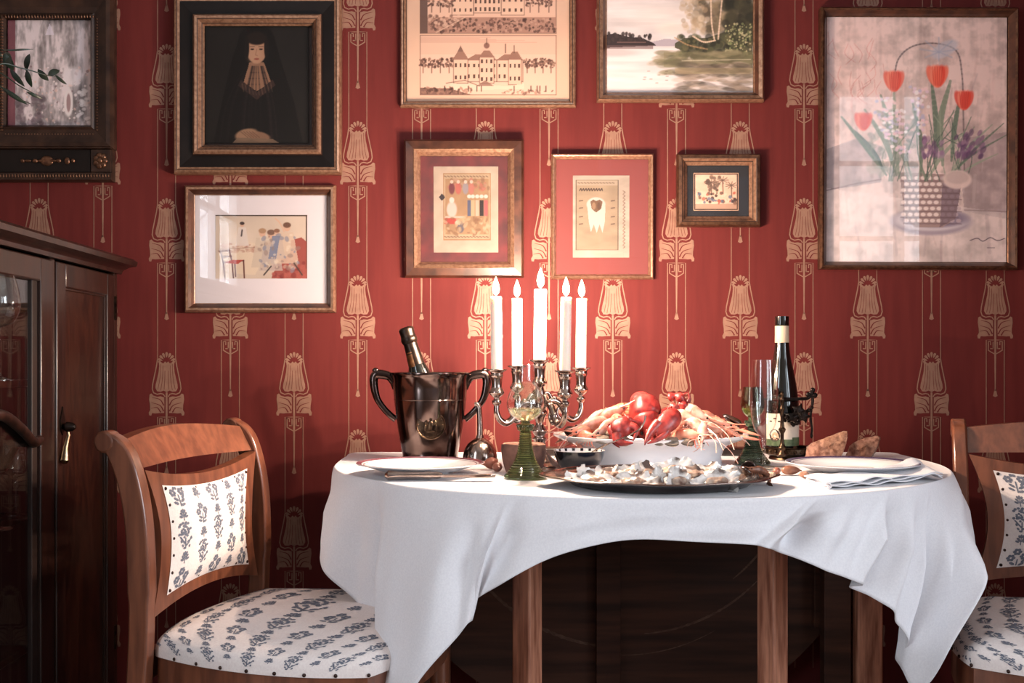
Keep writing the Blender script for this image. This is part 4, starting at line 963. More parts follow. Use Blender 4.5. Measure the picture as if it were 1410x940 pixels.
# plant on the cabinet
pl = thing('potted_plant', 'leafy plant stems reaching in front of the old mirror, upper left edge', 'plant', (-1.13,1.80,1.204+.002))
MB().lathe([(0,0),(.05,0),(.07,.11),(.075,.12),(.066,.12),(.062,.10),(0,.10)], seg=30).build('pot', M['pot'], pl)
MB().lathe([(0,.103),(.061,.101)], seg=24, close=False).build('soil', M['soil'], pl)
LV = []
def leafblade(q, a, b, wd, bend=.0):
    a = Vector(a); b = Vector(b); d = b-a; s_ = d.cross(Vector((0,1,.15))).normalized(); n_ = d.cross(s_).normalized()
    pts = []
    for k in range(9):
        t = k/8; w_ = wd*math.sin(PI*t**.85)**.8 if 0 < t < 1 else 0.0002; c = a+d*t+n_*bend*math.sin(PI*t)
        pts += [c-s_*w_, c+n_*w_*.25, c+s_*w_]
    for off in (0, .0006):
        q.add([p+n_*off for p in pts], [(3*i+j,3*i+j+1,3*i+j+4,3*i+j+3) for i in range(8) for j in (0,1)])
stems = [([(-30,160),(-5,92),(30,94),(62,103),(78,105)],2.0), ([(-30,150),(-10,75),(10,69),(45,68)],2.06), ([(-30,150),(-12,115),(20,133),(42,143)],1.96), ([(-40,150),(-14,98),(30,120),(58,135)],2.03)]
root0 = Vector((-1.13,1.80,1.30))
q = MB()
for pts, Y in stems:
    w_ = [root0]+[P(px,py,Y-.12+.03*i) for i,(px,py) in enumerate(pts)]; w_ = [Vector(p) for p in cr([tuple(v) for v in w_],8)]; q.tube(w_, [.0022*(1-.7*i/len(w_)) for i in range(len(w_))], seg=6)
q.build('stem', M['leaf'], pl, world=True)
for (a,b,wd) in (((16,88),(8,72),6),((6,73),(19,97),6.5),((41,74),(36,98),4.2),((37,96),(44,120),4.2),((14,95),(34,119),4),((52,95),(67,111),4.5),((66,104),(82,97),4.5),((76,103),(92,116),2.2),((2,120),(38,144),3.5),((12,70),(46,68),1.4),((36,126),(58,136),2.0),((-20,60),(4,78),6),((-24,120),(-2,130),5)):
    q = MB(); leafblade(q, P(a[0],a[1],1.98), P(b[0],b[1],2.0), wd*1.98/F, .004); q.build('leaf', M['leaf'], pl, world=True)

# ---------------------------------------------------------------- things on the table
Z = TOP+.0006
def lathed(name, prof, m, par, seg=48, **k): return MB().lathe(prof, seg=seg, close=False, **k).build(name, m, par)
# dinner plates
def plate(label, c, r, rim):
    t = thing('dinner_plate', label, 'plate', c, group='dinner plates')
    k = r/.1175
    pr = [(0,.003),(.045*k,.003),(.047*k,.0),(.052*k,.0),(.053*k,.003),(.078*k,.008),(.100*k,.0150),(.1175*k,.0195),(.1178*k,.0205),(.1170*k,.0212)]
    pi = [(.1170*k,.0212),(.100*k,.0172),(.080*k,.0110),(.074*k,.0075),(.066*k,.0062),(0,.0062)]
    lathed('dish', pr+pi, M['porcelain'], t, 72)
    f = lambda r_: .0212+(r_-.1170*k)*(.0212-.0172)/(.017*k)+.0002
    lathed('rim_band', [(.1172*k,.0211),(.1165*k,.0214),(.1165*k,.0214),(.1080*k,f(.1080*k)+.0001)], rim, t, 72)
    lathed('rim_line', [(.1045*k,f(.1045*k)),(.1030*k,f(.1030*k))], rim, t, 72)
    return t
plate('white dinner plate with plum rim in front of the ice bucket', (PX(579,1.944),1.944,Z), .1178, M['redrim'])
p2 = plate('white dinner plate with dark blue rim beside the bread and napkin', (PX(1173,1.95),1.95,Z), .1195, M['bluerim'])

# knife in front of the left plate
kn = thing('table_knife', 'silver knife with ornate handle lying before the plum rimmed plate', 'knife', (PX(606,1.84),1.835,Z))
a, b = PX(530,1.835), PX(682,1.835); L_ = b-a
q = MB(); hp = []
for t,w_,h_ in ((0,.004,.004),(.03,.0110,.0090),(.07,.0105,.0085),(.11,.0080,.0070),(.2,.0072,.0065),(.34,.0065,.006),(.40,.0085,.0075),(.43,.0062,.006),(.47,.0075,.0065),(.52,.006,.0045)): hp.append((a+L_*t,w_,h_))
n = 14; V = []
for x,w_,h_ in hp:
    for k in range(n): an = 2*PI*k/n; V.append((x, 1.835+w_*math.cos(an), Z+.0085+h_*1.0*math.sin(an)))
q.add(V, [(i*n+k,(i+1)*n+k,(i+1)*n+(k+1)%n,i*n+(k+1)%n) for i in range(len(hp)-1) for k in range(n)]+[tuple(range(n))]); q.build('handle', M['silver'], kn, world=True)
q = MB(); 
for k in range(5): q.ell((a+.010+.0*k, 1.835-.007+.0035*k, Z+.0125), (.006,.0018,.0022), seg=8)
q.build('shell_ornament', M['silver'], kn, world=True)
q = MB(); ol = [(a+L_*.5,-.005),(a+L_*.56,-.008),(a+L_*.8,-.0095),(a+L_*.96,-.0095),(b,-.005),(b,.005),(a+L_*.96,.008),(a+L_*.56,.007),(a+L_*.5,.005)]
q.extr([(x,1.835+y) for x,y in ol], Z+.0050, Z+.0100); q.build('blade', M['silver'], kn, world=True, bevel=.0006)

# ice bucket with champagne bottle
BX, BY = PX(592.5,2.2), 2.2
bk_ = thing('ice_bucket', 'large tarnished silver ice bucket with two handles holding a bottle', 'bucket', (BX,BY,Z))
out = [(.050,0),(.0585,.001),(.0595,.006),(.0575,.012),(.061,.03),(.068,.07),(.0735,.11),(.0770,.15),(.0785,.172),(.0815,.178),(.0830,.181),(.0825,.184),(.0795,.185)]
inn = [(.0770,.183),(.0755,.15),(.0715,.11),(.0660,.07),(.059,.03),(.052,.008),(0,.007)]
MB().lathe([(0,.0)]+out+inn, seg=80, close=False).build('bucket_body', M['bucket'], bk_)
for sx in (-1,1):
    q = MB(); pts = [Vector((sx*x,0,z)) for x,z in cr([(.072,.150),(.078,.166),(.086,.176),(.100,.180),(.1125,.180),(.118,.170),(.1165,.150),(.110,.128),(.096,.108),(.082,.094),(.072,.086)],5)]
    n = len(pts); q.tube(pts, [.0068+.0030*math.sin(PI*min(1,i/n*1.4)) for i in range(n)], seg=14, flat=.8, up=(0,1,0)); q.ell((sx*.1145,0,.1885),(.007,.006,.006),seg=12); q.build('handle', M['bucket'], bk_)
q = MB(); c0 = Vector((PX(593,2.13)-BX, -.0745, .088)); MT = Matrix.Translation((c0.x-.0,c0.y+.008,.078)) @ Matrix.Rotation(math.radians(80),4,'X')
q.lathe([(.028,-.004),(.030,.002),(.0285,.0045),(.0265,.003),(.022,.0038),(.0,.0045)], seg=36, mat=MT)
for k in range(14): an = 2*PI*k/14; q.ell(MT @ Vector((.0245*math.cos(an),.0245*math.sin(an),.0045)), .0014, seg=8)
for (x,y,rx,ry) in ((0,-.002,.006,.010),(-.008,.004,.005,.006),(.008,.004,.005,.006),(0,.012,.004,.004),(-.011,-.006,.003,.007),(.011,-.006,.003,.007),(0,-.014,.009,.002)): q.ell(MT @ Vector((x,y,.0048)), (rx,.0022,ry), seg=12)
q.build('medallion', M['brass'], bk_, label='round crest medallion in relief')
q = MB()
for r_,z in ((.0640,.050),(.0790,.168)): pass
q.tube([(BX-BX+ .0752*math.cos(a)*1.005, .0752*math.sin(a)*1.005, .128) for a in [2*PI*k/60 for k in range(61)]], .0008, seg=6); q.build('engraved_line', M['bucket'], bk_)
cb = thing('champagne_bottle', 'dark champagne bottle with foiled neck leaning in the silver ice bucket', 'bottle', (BX+.005,BY,.80))
top = P(558.5,451,2.2); ax = Vector((math.sin(math.radians(-16.5)),-.02,math.cos(math.radians(16.5)))).normalized()
BM = Matrix.Translation(top-cb.location) @ ax.to_track_quat('Z','Y').to_matrix().to_4x4()
MB().lathe(smooth_prof([(0,-.232),(.026,-.232),(.033,-.222),(.0335,-.15),(.031,-.125),(.0235,-.100),(.0175,-.08)],4), seg=40, close=False, mat=BM).build('bottle_body', M['bottleglass'], cb)
MB().lathe([(.0180,-.083),(.0170,-.075),(.0160,-.060),(.0150,-.046),(.0146,-.034),(.0146,-.030)], seg=40, close=False, mat=BM).build('neck_foil', M['foil'], cb)
MB().lathe(smooth_prof([(.0148,-.034),(.0168,-.030),(.0172,-.024),(.0155,-.018),(.0160,-.008),(.0152,-.002),(.009,.001),(0,.0015)],3), seg=40, close=False, mat=BM).build('cork_foil', M['foil'], cb)
q = MB()
for i in range(9):
    z = -.085+.004*i; a0 = -.9; V = []
    for k in range(7): an = -PI/2+.45+ .95*k/6; r_ = .0184-.0004*i; V += [BM @ Vector((r_*math.cos(an),r_*math.sin(an),z)), BM @ Vector((r_*math.cos(an),r_*math.sin(an),z+.0042+.001*(i%2)))]
    q.add(V, [(2*k,2*k+2,2*k+3,2*k+1) for k in range(6)])
q.build('foil_band', M['foilgold'], cb)

# wine funnel standing mouth down
fn = thing('wine_funnel', 'small silver wine funnel standing upside down beside the ice bucket', 'funnel', (PX(661,2.17),2.17,Z))
lathed('funnel_bowl', [(.0365,.0),(.0375,.001),(.0375,.003),(.0360,.004),(.0355,.012),(.0330,.024),(.0270,.036),(.0180,.045),(.0090,.050),(.0070,.056),(.0060,.056),(.0080,.049),(.0170,.043),(.0255,.035),(.0315,.024),(.0335,.012),(.0345,.003)], M['silver'], fn)
q = MB(); q.tube([Vector(p) for p in cr([(0,0,.054),(0,0,.075),(-.001,0,.100),(-.002,0,.112),(-.006,0,.119),(-.0115,0,.1195)],5)], [.0062-.0018*i/25 for i in range(26)], seg=16); q.build('spout', M['silver'], fn)
q = MB(); q.tube([(.0355*math.cos(a),.0355*math.sin(a),.0055+.0008*math.sin(a*20)) for a in [2*PI*k/60 for k in range(61)]], .0013, seg=6); q.build('beaded_rim', M['silver'], fn)

def bulb(label, c, r, d, m, nm='shallot', cat='shallot', grp=None):
    t = thing(nm, label, cat, (c[0],c[1],Z), group=grp); dx = Vector(d).normalized(); R = dx.to_track_quat('X','Z').to_matrix()
    q = MB(); q.ell((0,0,r*.93), (r*1.15,r,r*.93), R, 20, fn=lambda p: Vector((p.x+(.55*r if p.x > r*.9 else 0)*((p.x/r-.9)/.25)**2*0, p.y*(1-.25*max(0,p.x/r)), p.z*(1-.25*max(0,p.x/r))))); q.build('bulb_body', m, t)
    q = MB(); q.tube([R @ Vector((r*.95,0,0))+Vector((0,0,r*.93)), R @ Vector((r*1.35,0,r*.1))+Vector((0,0,r*.8)), R @ Vector((r*1.9,0,r*.3))+Vector((0,0,r*.6))], [r*.42,r*.2,r*.12], seg=10); q.build('bulb_neck', m, t)
bulb('shiny copper coloured bulb lying behind the plum rimmed plate', (PX(676,2.02),2.02), .0125, (-1,-.2,0), M['bulb'], 'small_bulb', 'bulb')
bulb('small pointed copper coloured bulb beside the green stemmed glass in front', (PX(685,1.975),1.975), .0095, (.3,-1,0), M['bulb'], 'small_bulb', 'bulb')

# brown bread
br = thing('bread_loaf', 'round brown bread piece with flat pale top standing behind the green stemmed glass', 'bread', (PX(721,1.97),1.97,Z))
r3 = random.Random(4)
def lump(p, s_=1): return 1+.03*math.sin(p[0]*90+p[2]*70)+.02*math.sin(p[1]*120)
MB().grid(lambda u,v: (lambda a,t: Vector(((.033+.009*math.sin(t*PI*.62))*math.cos(a)*(1+.03*math.sin(3*a)), (.033+.009*math.sin(t*PI*.62))*.85*math.sin(a)*(1+.03*math.sin(3*a)), .052*t+.002*math.sin(2*a)*t)))(2*PI*u,v), 40, 10, wrap=True).build('crust', M['rye'], br)
MB().lathe([(.0405,.0515),(.037,.0545),(.02,.0555),(0,.055)], seg=40, sy=.85, close=False).build('cut_top', M['crumb'], br)

# long board along the rear edge
bd = tag(MB().box((PX(733,2.35),2.325,Z),(PX(1034,2.35),2.375,Z+.016)).build('wooden_board', M['oak'], bevel=.003), 'thin dark reddish wooden board lying at the rear table edge behind the seafood bowl', 'board')

# candelabrum
CX, CY = PX(743,2.06), 2.06
cd = thing('candelabrum', 'silver five armed candelabrum with curling arms standing behind the tall green stemmed glass', 'candelabrum', (CX,CY,Z))
q = MB(); zz = lambda py: CZ-(py-HY)*CY/F-Z
lathed('base', smooth_prof([(0,0),(.048,0),(.050,.003),(.046,.007),(.036,.011),(.026,.018),(.014,.030),(.0095,.042)],4), M['silver'], cd)
lathed('column', smooth_prof([(.0095,.040),(.012,zz(606)),(.0135,zz(603)),(.010,zz(600)),(.0125,zz(596)),(.0145,zz(592)),(.009,zz(586)),(.0075,zz(582)),(.011,zz(574)),(.015,zz(569)),(.0135,zz(565)),(.008,zz(560)),(.0085,zz(552)),(.012,zz(546)),(.010,zz(538)),(.0075,zz(532)),(.008,zz(528))],4), M['silver'], cd)
arms = [('front left',684,510,.048,-1),('rear left',712,505,-.052,-1),('front right',778,511.5,-.0,1),('rear right',800,507.5,.0,1)]
# plan positions of the sockets (x by image column at their depth)
sock = {0:(684,510,-.040),1:(712,505,.085),2:(778,511.5,-.085),3:(800,507.5,.040)}
def socket(px, py, dy, cen=False):
    y = dy; Y = CY+dy; x = PX(px,Y)-CX; zt = CZ-(py-HY)*Y/F-Z; k = Y/F
    q = MB()
    pr = [(0,zt-.004),(.0105,zt-.004),(.0112,zt),(.0185,zt+.001),(.0195,zt+.0025),(.0190,zt+.0005),(.0125,zt-.003),(.0118,zt-.007),(.0128,zt-.0095),(.0112,zt-.013),(.0104,zt-.020),(.0100,zt-.030),(.0118,zt-.036),(.0142,zt-.040),(.0140,zt-.044),(.0095,zt-.049),(.0058,zt-.052),(.0056,zt-.055),(.0088,zt-.058),(.0084,zt-.063),(.0056,zt-.066),(.0045,zt-.070)]
    q.lathe(smooth_prof(pr,3), c=(x,y,0), seg=32, close=False)
    q.build('socket', M['silver'], cd); return Vector((x,y,zt))
tips = []
for k in range(4):
    s_ = socket(*sock[k][:2], sock[k][2]); tips.append(s_)
    q = MB(); d = Vector((s_.x,s_.y,0)); L_ = d.length; d.normalize(); zt = s_.z
    path = [(L_,zt-.066),(L_*1.0,zt-.080),(L_*.93,zt-.094),(L_*.80,zt-.101),(L_*.66,zt-.095),(L_*.56,zt-.080),(L_*.44,zt-.066),(L_*.28,zt-.062),(L_*.14,zt-.070),(.006,zt-.078)]
    pts = [Vector((d.x*r_,d.y*r_,z)) for r_,z in cr(path,6)]; n = len(pts); q.tube(pts, [.0052+.0016*math.sin(PI*i/n) for i in range(n)], seg=14)
    path = [(L_*.66,zt-.094),(L_*.52,zt-.099),(L_*.42,zt-.090),(L_*.44,zt-.078),(L_*.53,zt-.077),(L_*.55,zt-.085)]
    pts = [Vector((d.x*r_,d.y*r_,z)) for r_,z in cr(path,5)]; q.tube(pts, [.0042-.0022*i/len(pts) for i in range(len(pts))], seg=10)
    path = [(L_*.30,zt-.061),(L_*.20,zt-.047),(L_*.10,zt-.050),(L_*.10,zt-.060),(L_*.17,zt-.061)]
    pts = [Vector((d.x*r_,d.y*r_,z)) for r_,z in cr(path,5)]; q.tube(pts, [.0040-.0020*i/len(pts) for i in range(len(pts))], seg=10)
    for r_,z in ((L_*.62,zt-.086),(L_*.36,zt-.062)): q.ell((d.x*r_,d.y*r_,z),(.0062,.0062,.0085),seg=12)
    q.build('arm', M['silver'], cd)
s_ = socket(743,497,0); tips.append(s_)
def candle(tip, py_top, label, r, lean, fl=1.0):
    Y = CY+tip.y; base = Vector((CX+tip.x, Y, Z+tip.z+.0008-.004+.0035)); topz = CZ-(py_top-HY)*Y/F; h = topz-base.z
    t = thing('candle', label, 'candle', base, group='lit candles in the candelabrum')
    q = MB(); V = []; n = 28; prof = [(0,0),(r*.93,0),(r,.004),(r*1.0,h*.5),(r*.98,h-.003),(r*.93,h),(r*.7,h-.0015),(0,h-.0025)]
    q.lathe(prof, seg=32, close=False); 
    q.v = [(x+lean*z,y,z) for x,y,z in q.v]; q.build('candle_body', M['wax'], t)
    q = MB(); q.tube([(lean*h,0,h-.003),(lean*h,0,h+.006),(lean*h+.001,0,h+.009)], .0007, seg=6); q.build('wick', M['wick'], t)
    q = MB(); fp = [(0,.0025),(.0048,.007),(.0068,.0145),(.0060,.022),(.0036,.030),(.0014,.036),(0,.039)]
    q.lathe(smooth_prof([(a*fl,b*fl) for a,b in fp],3), c=(lean*h,0,h), seg=20, close=False); o = q.build('flame', M['flame'], t)
    ld = bpy.data.lights.new('candle_light', 'POINT'); ld.energy = FLAME; ld.color = (1, .74, .56); ld.shadow_soft_size = .0045; lo = bpy.data.objects.new('candle_light', ld); COL.objects.link(lo); lo.parent = t; lo.location = (lean*h, 0, h+.017*fl)
    return t
candle(tips[0], 408.5, 'lit white candle, leftmost in the candelabrum', .0108, -.010)
candle(tips[1], 411, 'lit white candle, second from the left in the candelabrum', .0106, .0)
candle(tips[2], 409.5, 'lit white candle, fourth from the left in the candelabrum', .0102, .015)
candle(tips[3], 411, 'lit white candle, rightmost in the candelabrum', .0106, .010)
candle(tips[4], 398.5, 'lit white candle, tallest and highest at the centre of the candelabrum', .0122, .014, 1.1)

# green stemmed wine glasses
def roemer(label, c, h, rb, rt, foot, wl, gm, bm, kneck):
    t = thing('roemer_glass', label, 'glass', c, group='green stemmed wine glasses')
    hn = h*kneck; f = foot
    b = [(.004,hn),(rb*.45,hn+.003),(rb*.86,hn+.014),(rb,hn+.030),(rb*.93,hn+.044),(rb*.72,hn+.060),(rt*1.08,hn+(h-hn)*.72),(rt,h)]
    if rt > rb*.72: b = [(.004,hn),(rb*.55,hn+.004),(rb*.92,hn+.016),(rb,hn+.030),(rb*.9,hn+(h-hn)*.75),(rt,h)]
    o_ = smooth_prof(b,6); i_ = [(max(0,r-.001),z+.0004) for r,z in reversed(o_)]
    MB().lathe(o_+i_, seg=48, close=False).build('bowl', bm, t)
    pr = []; n = 20; zt = hn-.006
    for k in range(n+1):
        s_ = k/n; z = .006+(zt-.018)*s_
        r = .0092+.006*(1-s_)+(f*.90-.0152)*(1-s_)**3.1
        pr += [(r+.0016, z), (r+.0010,z+(zt-.018)/n*.35), (r-.0010, z+(zt-.018)/n*.65)]
    pr = [(0,0),(f*.98,0),(f,.002),(f*.98,.0045)]+pr+[(.0105,zt-.012),(.0150,zt-.009),(.0155,zt-.004),(.0120,zt-.001),(.0085,zt+.002),(.0088,hn+.001),(0,hn+.001)]
    MB().lathe(pr, seg=48, close=False).build('ringed_stem', gm, t, smooth=35)
    q = MB()
    for k in range(10): an = 2*PI*k/10; q.ell((.0135*math.cos(an),.0135*math.sin(an),zt-.002),.0032,seg=8)
    q.build('prunts', gm, t)
    if wl:
        w_ = [(r-.0018,z) for r,z in o_ if z < hn+wl and r > .003]; w_ = [(0,w_[0][1]+.001)]+[(max(0,r),z+.001) for r,z in w_]+[(w_[-1][0],hn+wl),(0,hn+wl)]
        MB().lathe(w_, seg=48, close=False).build('wine', M['wine'], t)
    return t
roemer('tall wine glass on ringed green stem, half full, in front of the candelabrum', (PX(723.5,1.875),1.875,Z), .2005, .0335, .0165, .0385, .023, M['greenglass'], M['wineglass'], .50)
roemer('smaller dark green stemmed wine glass behind the empty flute', (PX(1036,2.13),2.13,Z), .155, .0245, .0190, .0360, .020, M['darkgreenglass'], M['palegreen'], .60)
stem_glass('tall empty champagne flute in front of the wine bottle', (PX(1052,1.99),1.99,Z), .2095, .0262, 'flute', group=None, foot=.034, stem=.0034)['category'] = 'glass'

# sauce bowl with spoon
sb = thing('sauce_bowl', 'small black bowl with white inside holding pale sauce, between glass and oysters', 'bowl', (PX(797.5,1.98),1.98,Z))
lathed('bowl_body', smooth_prof([(0,.001),(.026,.0),(.030,.003),(.038,.012),(.0455,.028),(.0480,.0385),(.0484,.0400)],3), M['enamel'], sb)
lathed('bowl_lining', [(.0484,.0400),(.0470,.0402),(.0455,.036),(.038,.020),(.030,.012),(0,.010)], M['porcelain'], sb)
q = MB()
for k in range(18):
    an = 2*PI*k/18; w_ = .06; V = []
    for rr,z in ((.0468,.0396),(.0452,.0348)):
        for d in (-w_,w_): V.append(((rr-.0003)*math.cos(an+d),(rr-.0003)*math.sin(an+d),z+.0004))
    q.add(V,[(0,1,3,2)])
q.build('rim_ticks', M['enamel'], sb)
lathed('sauce', [(0,.0275),(.030,.0275),(.0415,.0268)], M['sauce'], sb)
sp = thing('sauce_spoon', 'thin silver spoon leaning out of the black sauce bowl', 'spoon', (PX(815,1.97),1.97,Z+.02))
pts = [P(812,625,1.985),P(824,617,1.965),P(845,608,1.935),P(866,599,1.92),P(880,591,1.915),P(887,581,1.92),P(889,572,1.925)]
q = MB(); pts = [Vector(p) for p in cr([tuple(p) for p in pts],5)]; q.tube(pts, [.0011+.0014*abs(i/len(pts)-.4) for i in range(len(pts))], seg=8); q.build('spoon_handle', M['steel'], sp, world=True)
q = MB(); q.ell(P(809,628,1.985)+Vector((0,0,0)), (.012,.008,.003), Euler((0,.5,0)).to_matrix(), 16); q.build('spoon_bowl', M['steel'], sp, world=True)
# ---------------------------------------------------------------- seafood bowl
VX, VY = .279, 2.12
vb = thing('serving_bowl', 'large white oval porcelain bowl heaped with lobster and prawns, centre of the table', 'bowl', (VX,VY,Z))
def ovl(prof, lift=0, n=80, ay=.60, nb=0):
    q = MB(); V = []
    for r,z in prof:
        for k in range(n):
            a = 2*PI*k/n; c, s_ = math.cos(a), math.sin(a)
            if nb: m_ = (abs(c)**nb+abs(s_)**nb)**(-1/nb)
            else: m_ = 1
            wv = 1+.006*math.cos(12*a)*max(0,(z-.04)/.02)
            V.append((r*c*m_*wv, r*s_*m_*ay*wv, z+lift*abs(c)**2*max(0,(z-.03)/.03)*(r/.19)))
    m = len(prof); q.add(V, [(i*n+k,i*n+(k+1)%n,(i+1)*n+(k+1)%n,(i+1)*n+k) for i in range(m-1) for k in range(n)]); return q
pr = [(0,.004),(.130,.004),(.132,0),(.140,0),(.1415,.004),(.1400,.018),(.1440,.030),(.152,.0385),(.170,.0445),(.188,.0500),(.1945,.0530),(.1955,.0555),(.1935,.0570),(.186,.0550),(.168,.0490),(.150,.0430),(.138,.034),(.130,.020),(.12,.012),(0,.012)]
ovl(pr, .007, nb=2.4).build('dish', M['porcelain'], vb, smooth=50)
def frame3(f, u):
    f = Vector(f).normalized(); u = Vector(u); u = (u-f*u.dot(f)).normalized(); s_ = f.cross(u); return f, u, s_
def claw(q, base, f, u, L, Wd, opn=.25, mi=0):
    f,u,s_ = frame3(f,u); base = Vector(base); R = Matrix((s_,f,u)).transposed()
    def fn(p):
        t = p.y/(L*.32); return Vector((p.x*(1-.18*t)+0, p.y, p.z*(1-.1*t)))
    q.ell(base+f*L*.33, (Wd*.5, L*.34, Wd*.33), R, 24, mi, fn=fn)
    for sg, ln, th in ((1,.52,.27),(-1,.46,.20)):
        pts = []; 
        for k in range(9):
            t = k/8; off = sg*Wd*(.26+opn*math.sin(PI*min(1,t*.9+.1))*.7-.24*t*t); pts.append(base+f*(L*(.48+ln*t))+s_*off)
        q.tube(pts, [Wd*th*(1-.88*(k/8)**1.4) for k in range(9)], 12, mi, flat=1.0, up=u)
        for k in range(1,7): t = k/8; q.ell(pts[k]-s_*sg*Wd*th*(1-.88*t**1.4)*.95, Wd*.045, seg=6, mi=mi)
    for k in range(5): q.ell(base+f*L*(.06+.07*k)+s_*Wd*(.40+.02*k)*.95+u*Wd*.1, Wd*.06, seg=6, mi=mi)
def lobster(label, c, f, u, k=1.0, claws=(), legs=True, curl=2.1, abd=True, fat=1.0, ant=True):
    f,u,s_ = frame3(f,u); c = Vector(c); t_ = thing('boiled_lobster', label, 'lobster', c, group='lobsters in the bowl')
    def loc(x, y, z): return f*x*k+s_*y*k+u*z*k          # relative to the Empty
    q = MB()
    def cp(uu, v):
        a = 2*PI*uu; t = v; x = -.048+.104*t
        r = .0275*max(.02,(math.sin(PI*min(.999,(t*.86+.13)))**.55))*(1-.25*t*t)
        if t < .16 and fat > 1.1: r *= math.sqrt(max(.001, 1-(1-t/.16)**2))
        if t > .93: r *= max(.02,(1-t)/.07)
        r *= fat; g = 1-.08*math.exp(-((t-.50)/.03)**2)-.05*math.exp(-((t-.80)/.05)**2)+.012*math.sin(a*5+t*9)-.03*math.exp(-(math.cos(a)/.12)**2)*(1 if math.sin(a) > 0 else 0)
        return loc(x, r*math.cos(a)*g*.93, r*math.sin(a)*g*(1.05 if math.sin(a) > 0 else .8))
    q.grid(cp, 36, 30, wrap=True); q.build('carapace', M['lobster'], t_)
    q = MB(); q.tube([loc(.036,0,.019),(loc(.056,0,.016)),loc(.072,0,.018)], [.0055*k,.0035*k,.0006*k], 10)
    for sg in (-1,1): q.tube([loc(.040,sg*.008,.017),loc(.052,sg*.009,.018)], [.003*k,.0006*k], 8)
    q.build('rostrum', M['lobster'], t_)
    for sg in (-1,1): q = MB(); q.ell(loc(.052,sg*.011,.010), .0042*k, seg=10); q.build('eye', M['eye'], t_)
    if abd:
        q = MB(); sh = .016 if fat > 1.1 else 0
        def ab(uu, v):
            a = 2*PI*uu; seg_ = v*6; fr = seg_-int(seg_) if seg_ < 6 else 1; th = curl*v; Rr = .085/curl
            x = -.046-Rr*math.sin(th); z = -.002-Rr*(1-math.cos(th)); r = .0235*(1-.38*v)*(1-.10*(1-fr)**2+.03*fr)
            n_x, n_z = -math.sin(th)*0+math.cos(th+PI/2)*0, 0
            dx = -math.sin(th); # outward normal in the f,u plane
            return loc(x+sh+(-math.sin(th))*r*math.sin(a)*.9, r*math.cos(a), z-sh+math.cos(th)*r*math.sin(a)*.9)
        q.grid(ab, 28, 60, wrap=True); q.build('abdomen', M['lobster'], t_)
        th = curl; Rr = .085/curl; e = Vector((-.046-Rr*math.sin(th)+sh, 0, -.002-Rr*(1-math.cos(th))-sh)); d = Vector((-math.cos(th),0,-math.sin(th)))
        q = MB()
        for j in range(-2,3):
            R2 = Matrix.Rotation(j*.5,3,Vector((-math.sin(th),0,math.cos(th)))); dd = R2 @ d; pts = [e+dd*.002, e+dd*.014, e+dd*.028, e+dd*.036]
            q.tube([loc(*p) for p in pts], [.004*k,.0085*k,.0095*k,.003*k], 12, flat=.25, up=loc(-math.sin(th),0,math.cos(th)))
        q.build('tail_fan', M['lobster'], t_)
    for sg in (-1,1) if ant else ():
        q = MB(); w_ = [loc(.048,sg*.007,.006),loc(.075,sg*.02,.018),loc(.10,sg*.045,.020),loc(.125,sg*.075,.012)]; q.tube([Vector(p) for p in cr([tuple(x) for x in w_],6)], [.0016*k*(1-.04*i) for i in range(19)], 6); q.build('antenna', M['lobster'], t_)
    if legs:
        for sg in (-1,1):
            for j in range(3):
                q = MB(); x0 = .028-.02*j; w_ = [loc(x0,sg*.018,-.012),loc(x0+.004,sg*.040,-.004),loc(x0+.010-.01*j,sg*.056,-.020),loc(x0+.014-.012*j,sg*.060,-.040)]
                q.tube([Vector(p) for p in cr([tuple(x) for x in w_],4)], [.0034*k*(1-.055*i) for i in range(13)], 8); q.build('leg', M['lobster'], t_)
    for (arm, cb_, cf, cu, L, Wd, op) in claws:
        o = MB(); pts = [Vector(p)-c for p in cr([tuple(x) for x in arm],4)]; o.tube(pts, [.0062+.0022*math.sin(i*1.6) for i in range(len(pts))], 12)
        claw(o, Vector(cb_)-c, cf, cu, L, Wd, op); o.build('claw', M['lobster'], t_)
    return t_
def Q(px, py, Y): return P(px,py,Y)
c1_ = Q(890,574,2.075)
lobster('large red lobster, head down at the very top of the seafood heap', c1_, (.10,-.50,-.86), (0,-.86,.50), 1.0, fat=1.3, curl=3.0, legs=False, ant=False,
  claws=[([Q(908,572,2.06),Q(924,560,2.07),Q(932,562,2.05)], Q(934,566,2.03), Q(888,613,1.985)-Q(934,566,2.03), (.1,-1,.35), (Q(888,613,1.985)-Q(934,566,2.03)).length, .040, .05),
         ([Q(885,585,2.05),Q(868,578,2.045),Q(852,577,2.04)], Q(848,578,2.035), Q(876,614,1.99)-Q(848,578,2.035), (-.2,-1,.4), .064, .044, .35)])
c2_ = Q(874,588,2.09)
lobster('second red lobster lying low on the left beneath the top one', c2_, (.35,-.75,-.28), (-.2,-.2,.95), .88,
  claws=[([Q(862,583,2.05),Q(846,582,2.03)], Q(842,584,2.03), (.25,-.35,-.75), (0,-1,.2), .050, .024, .12)], curl=2.3, legs=False, ant=False)
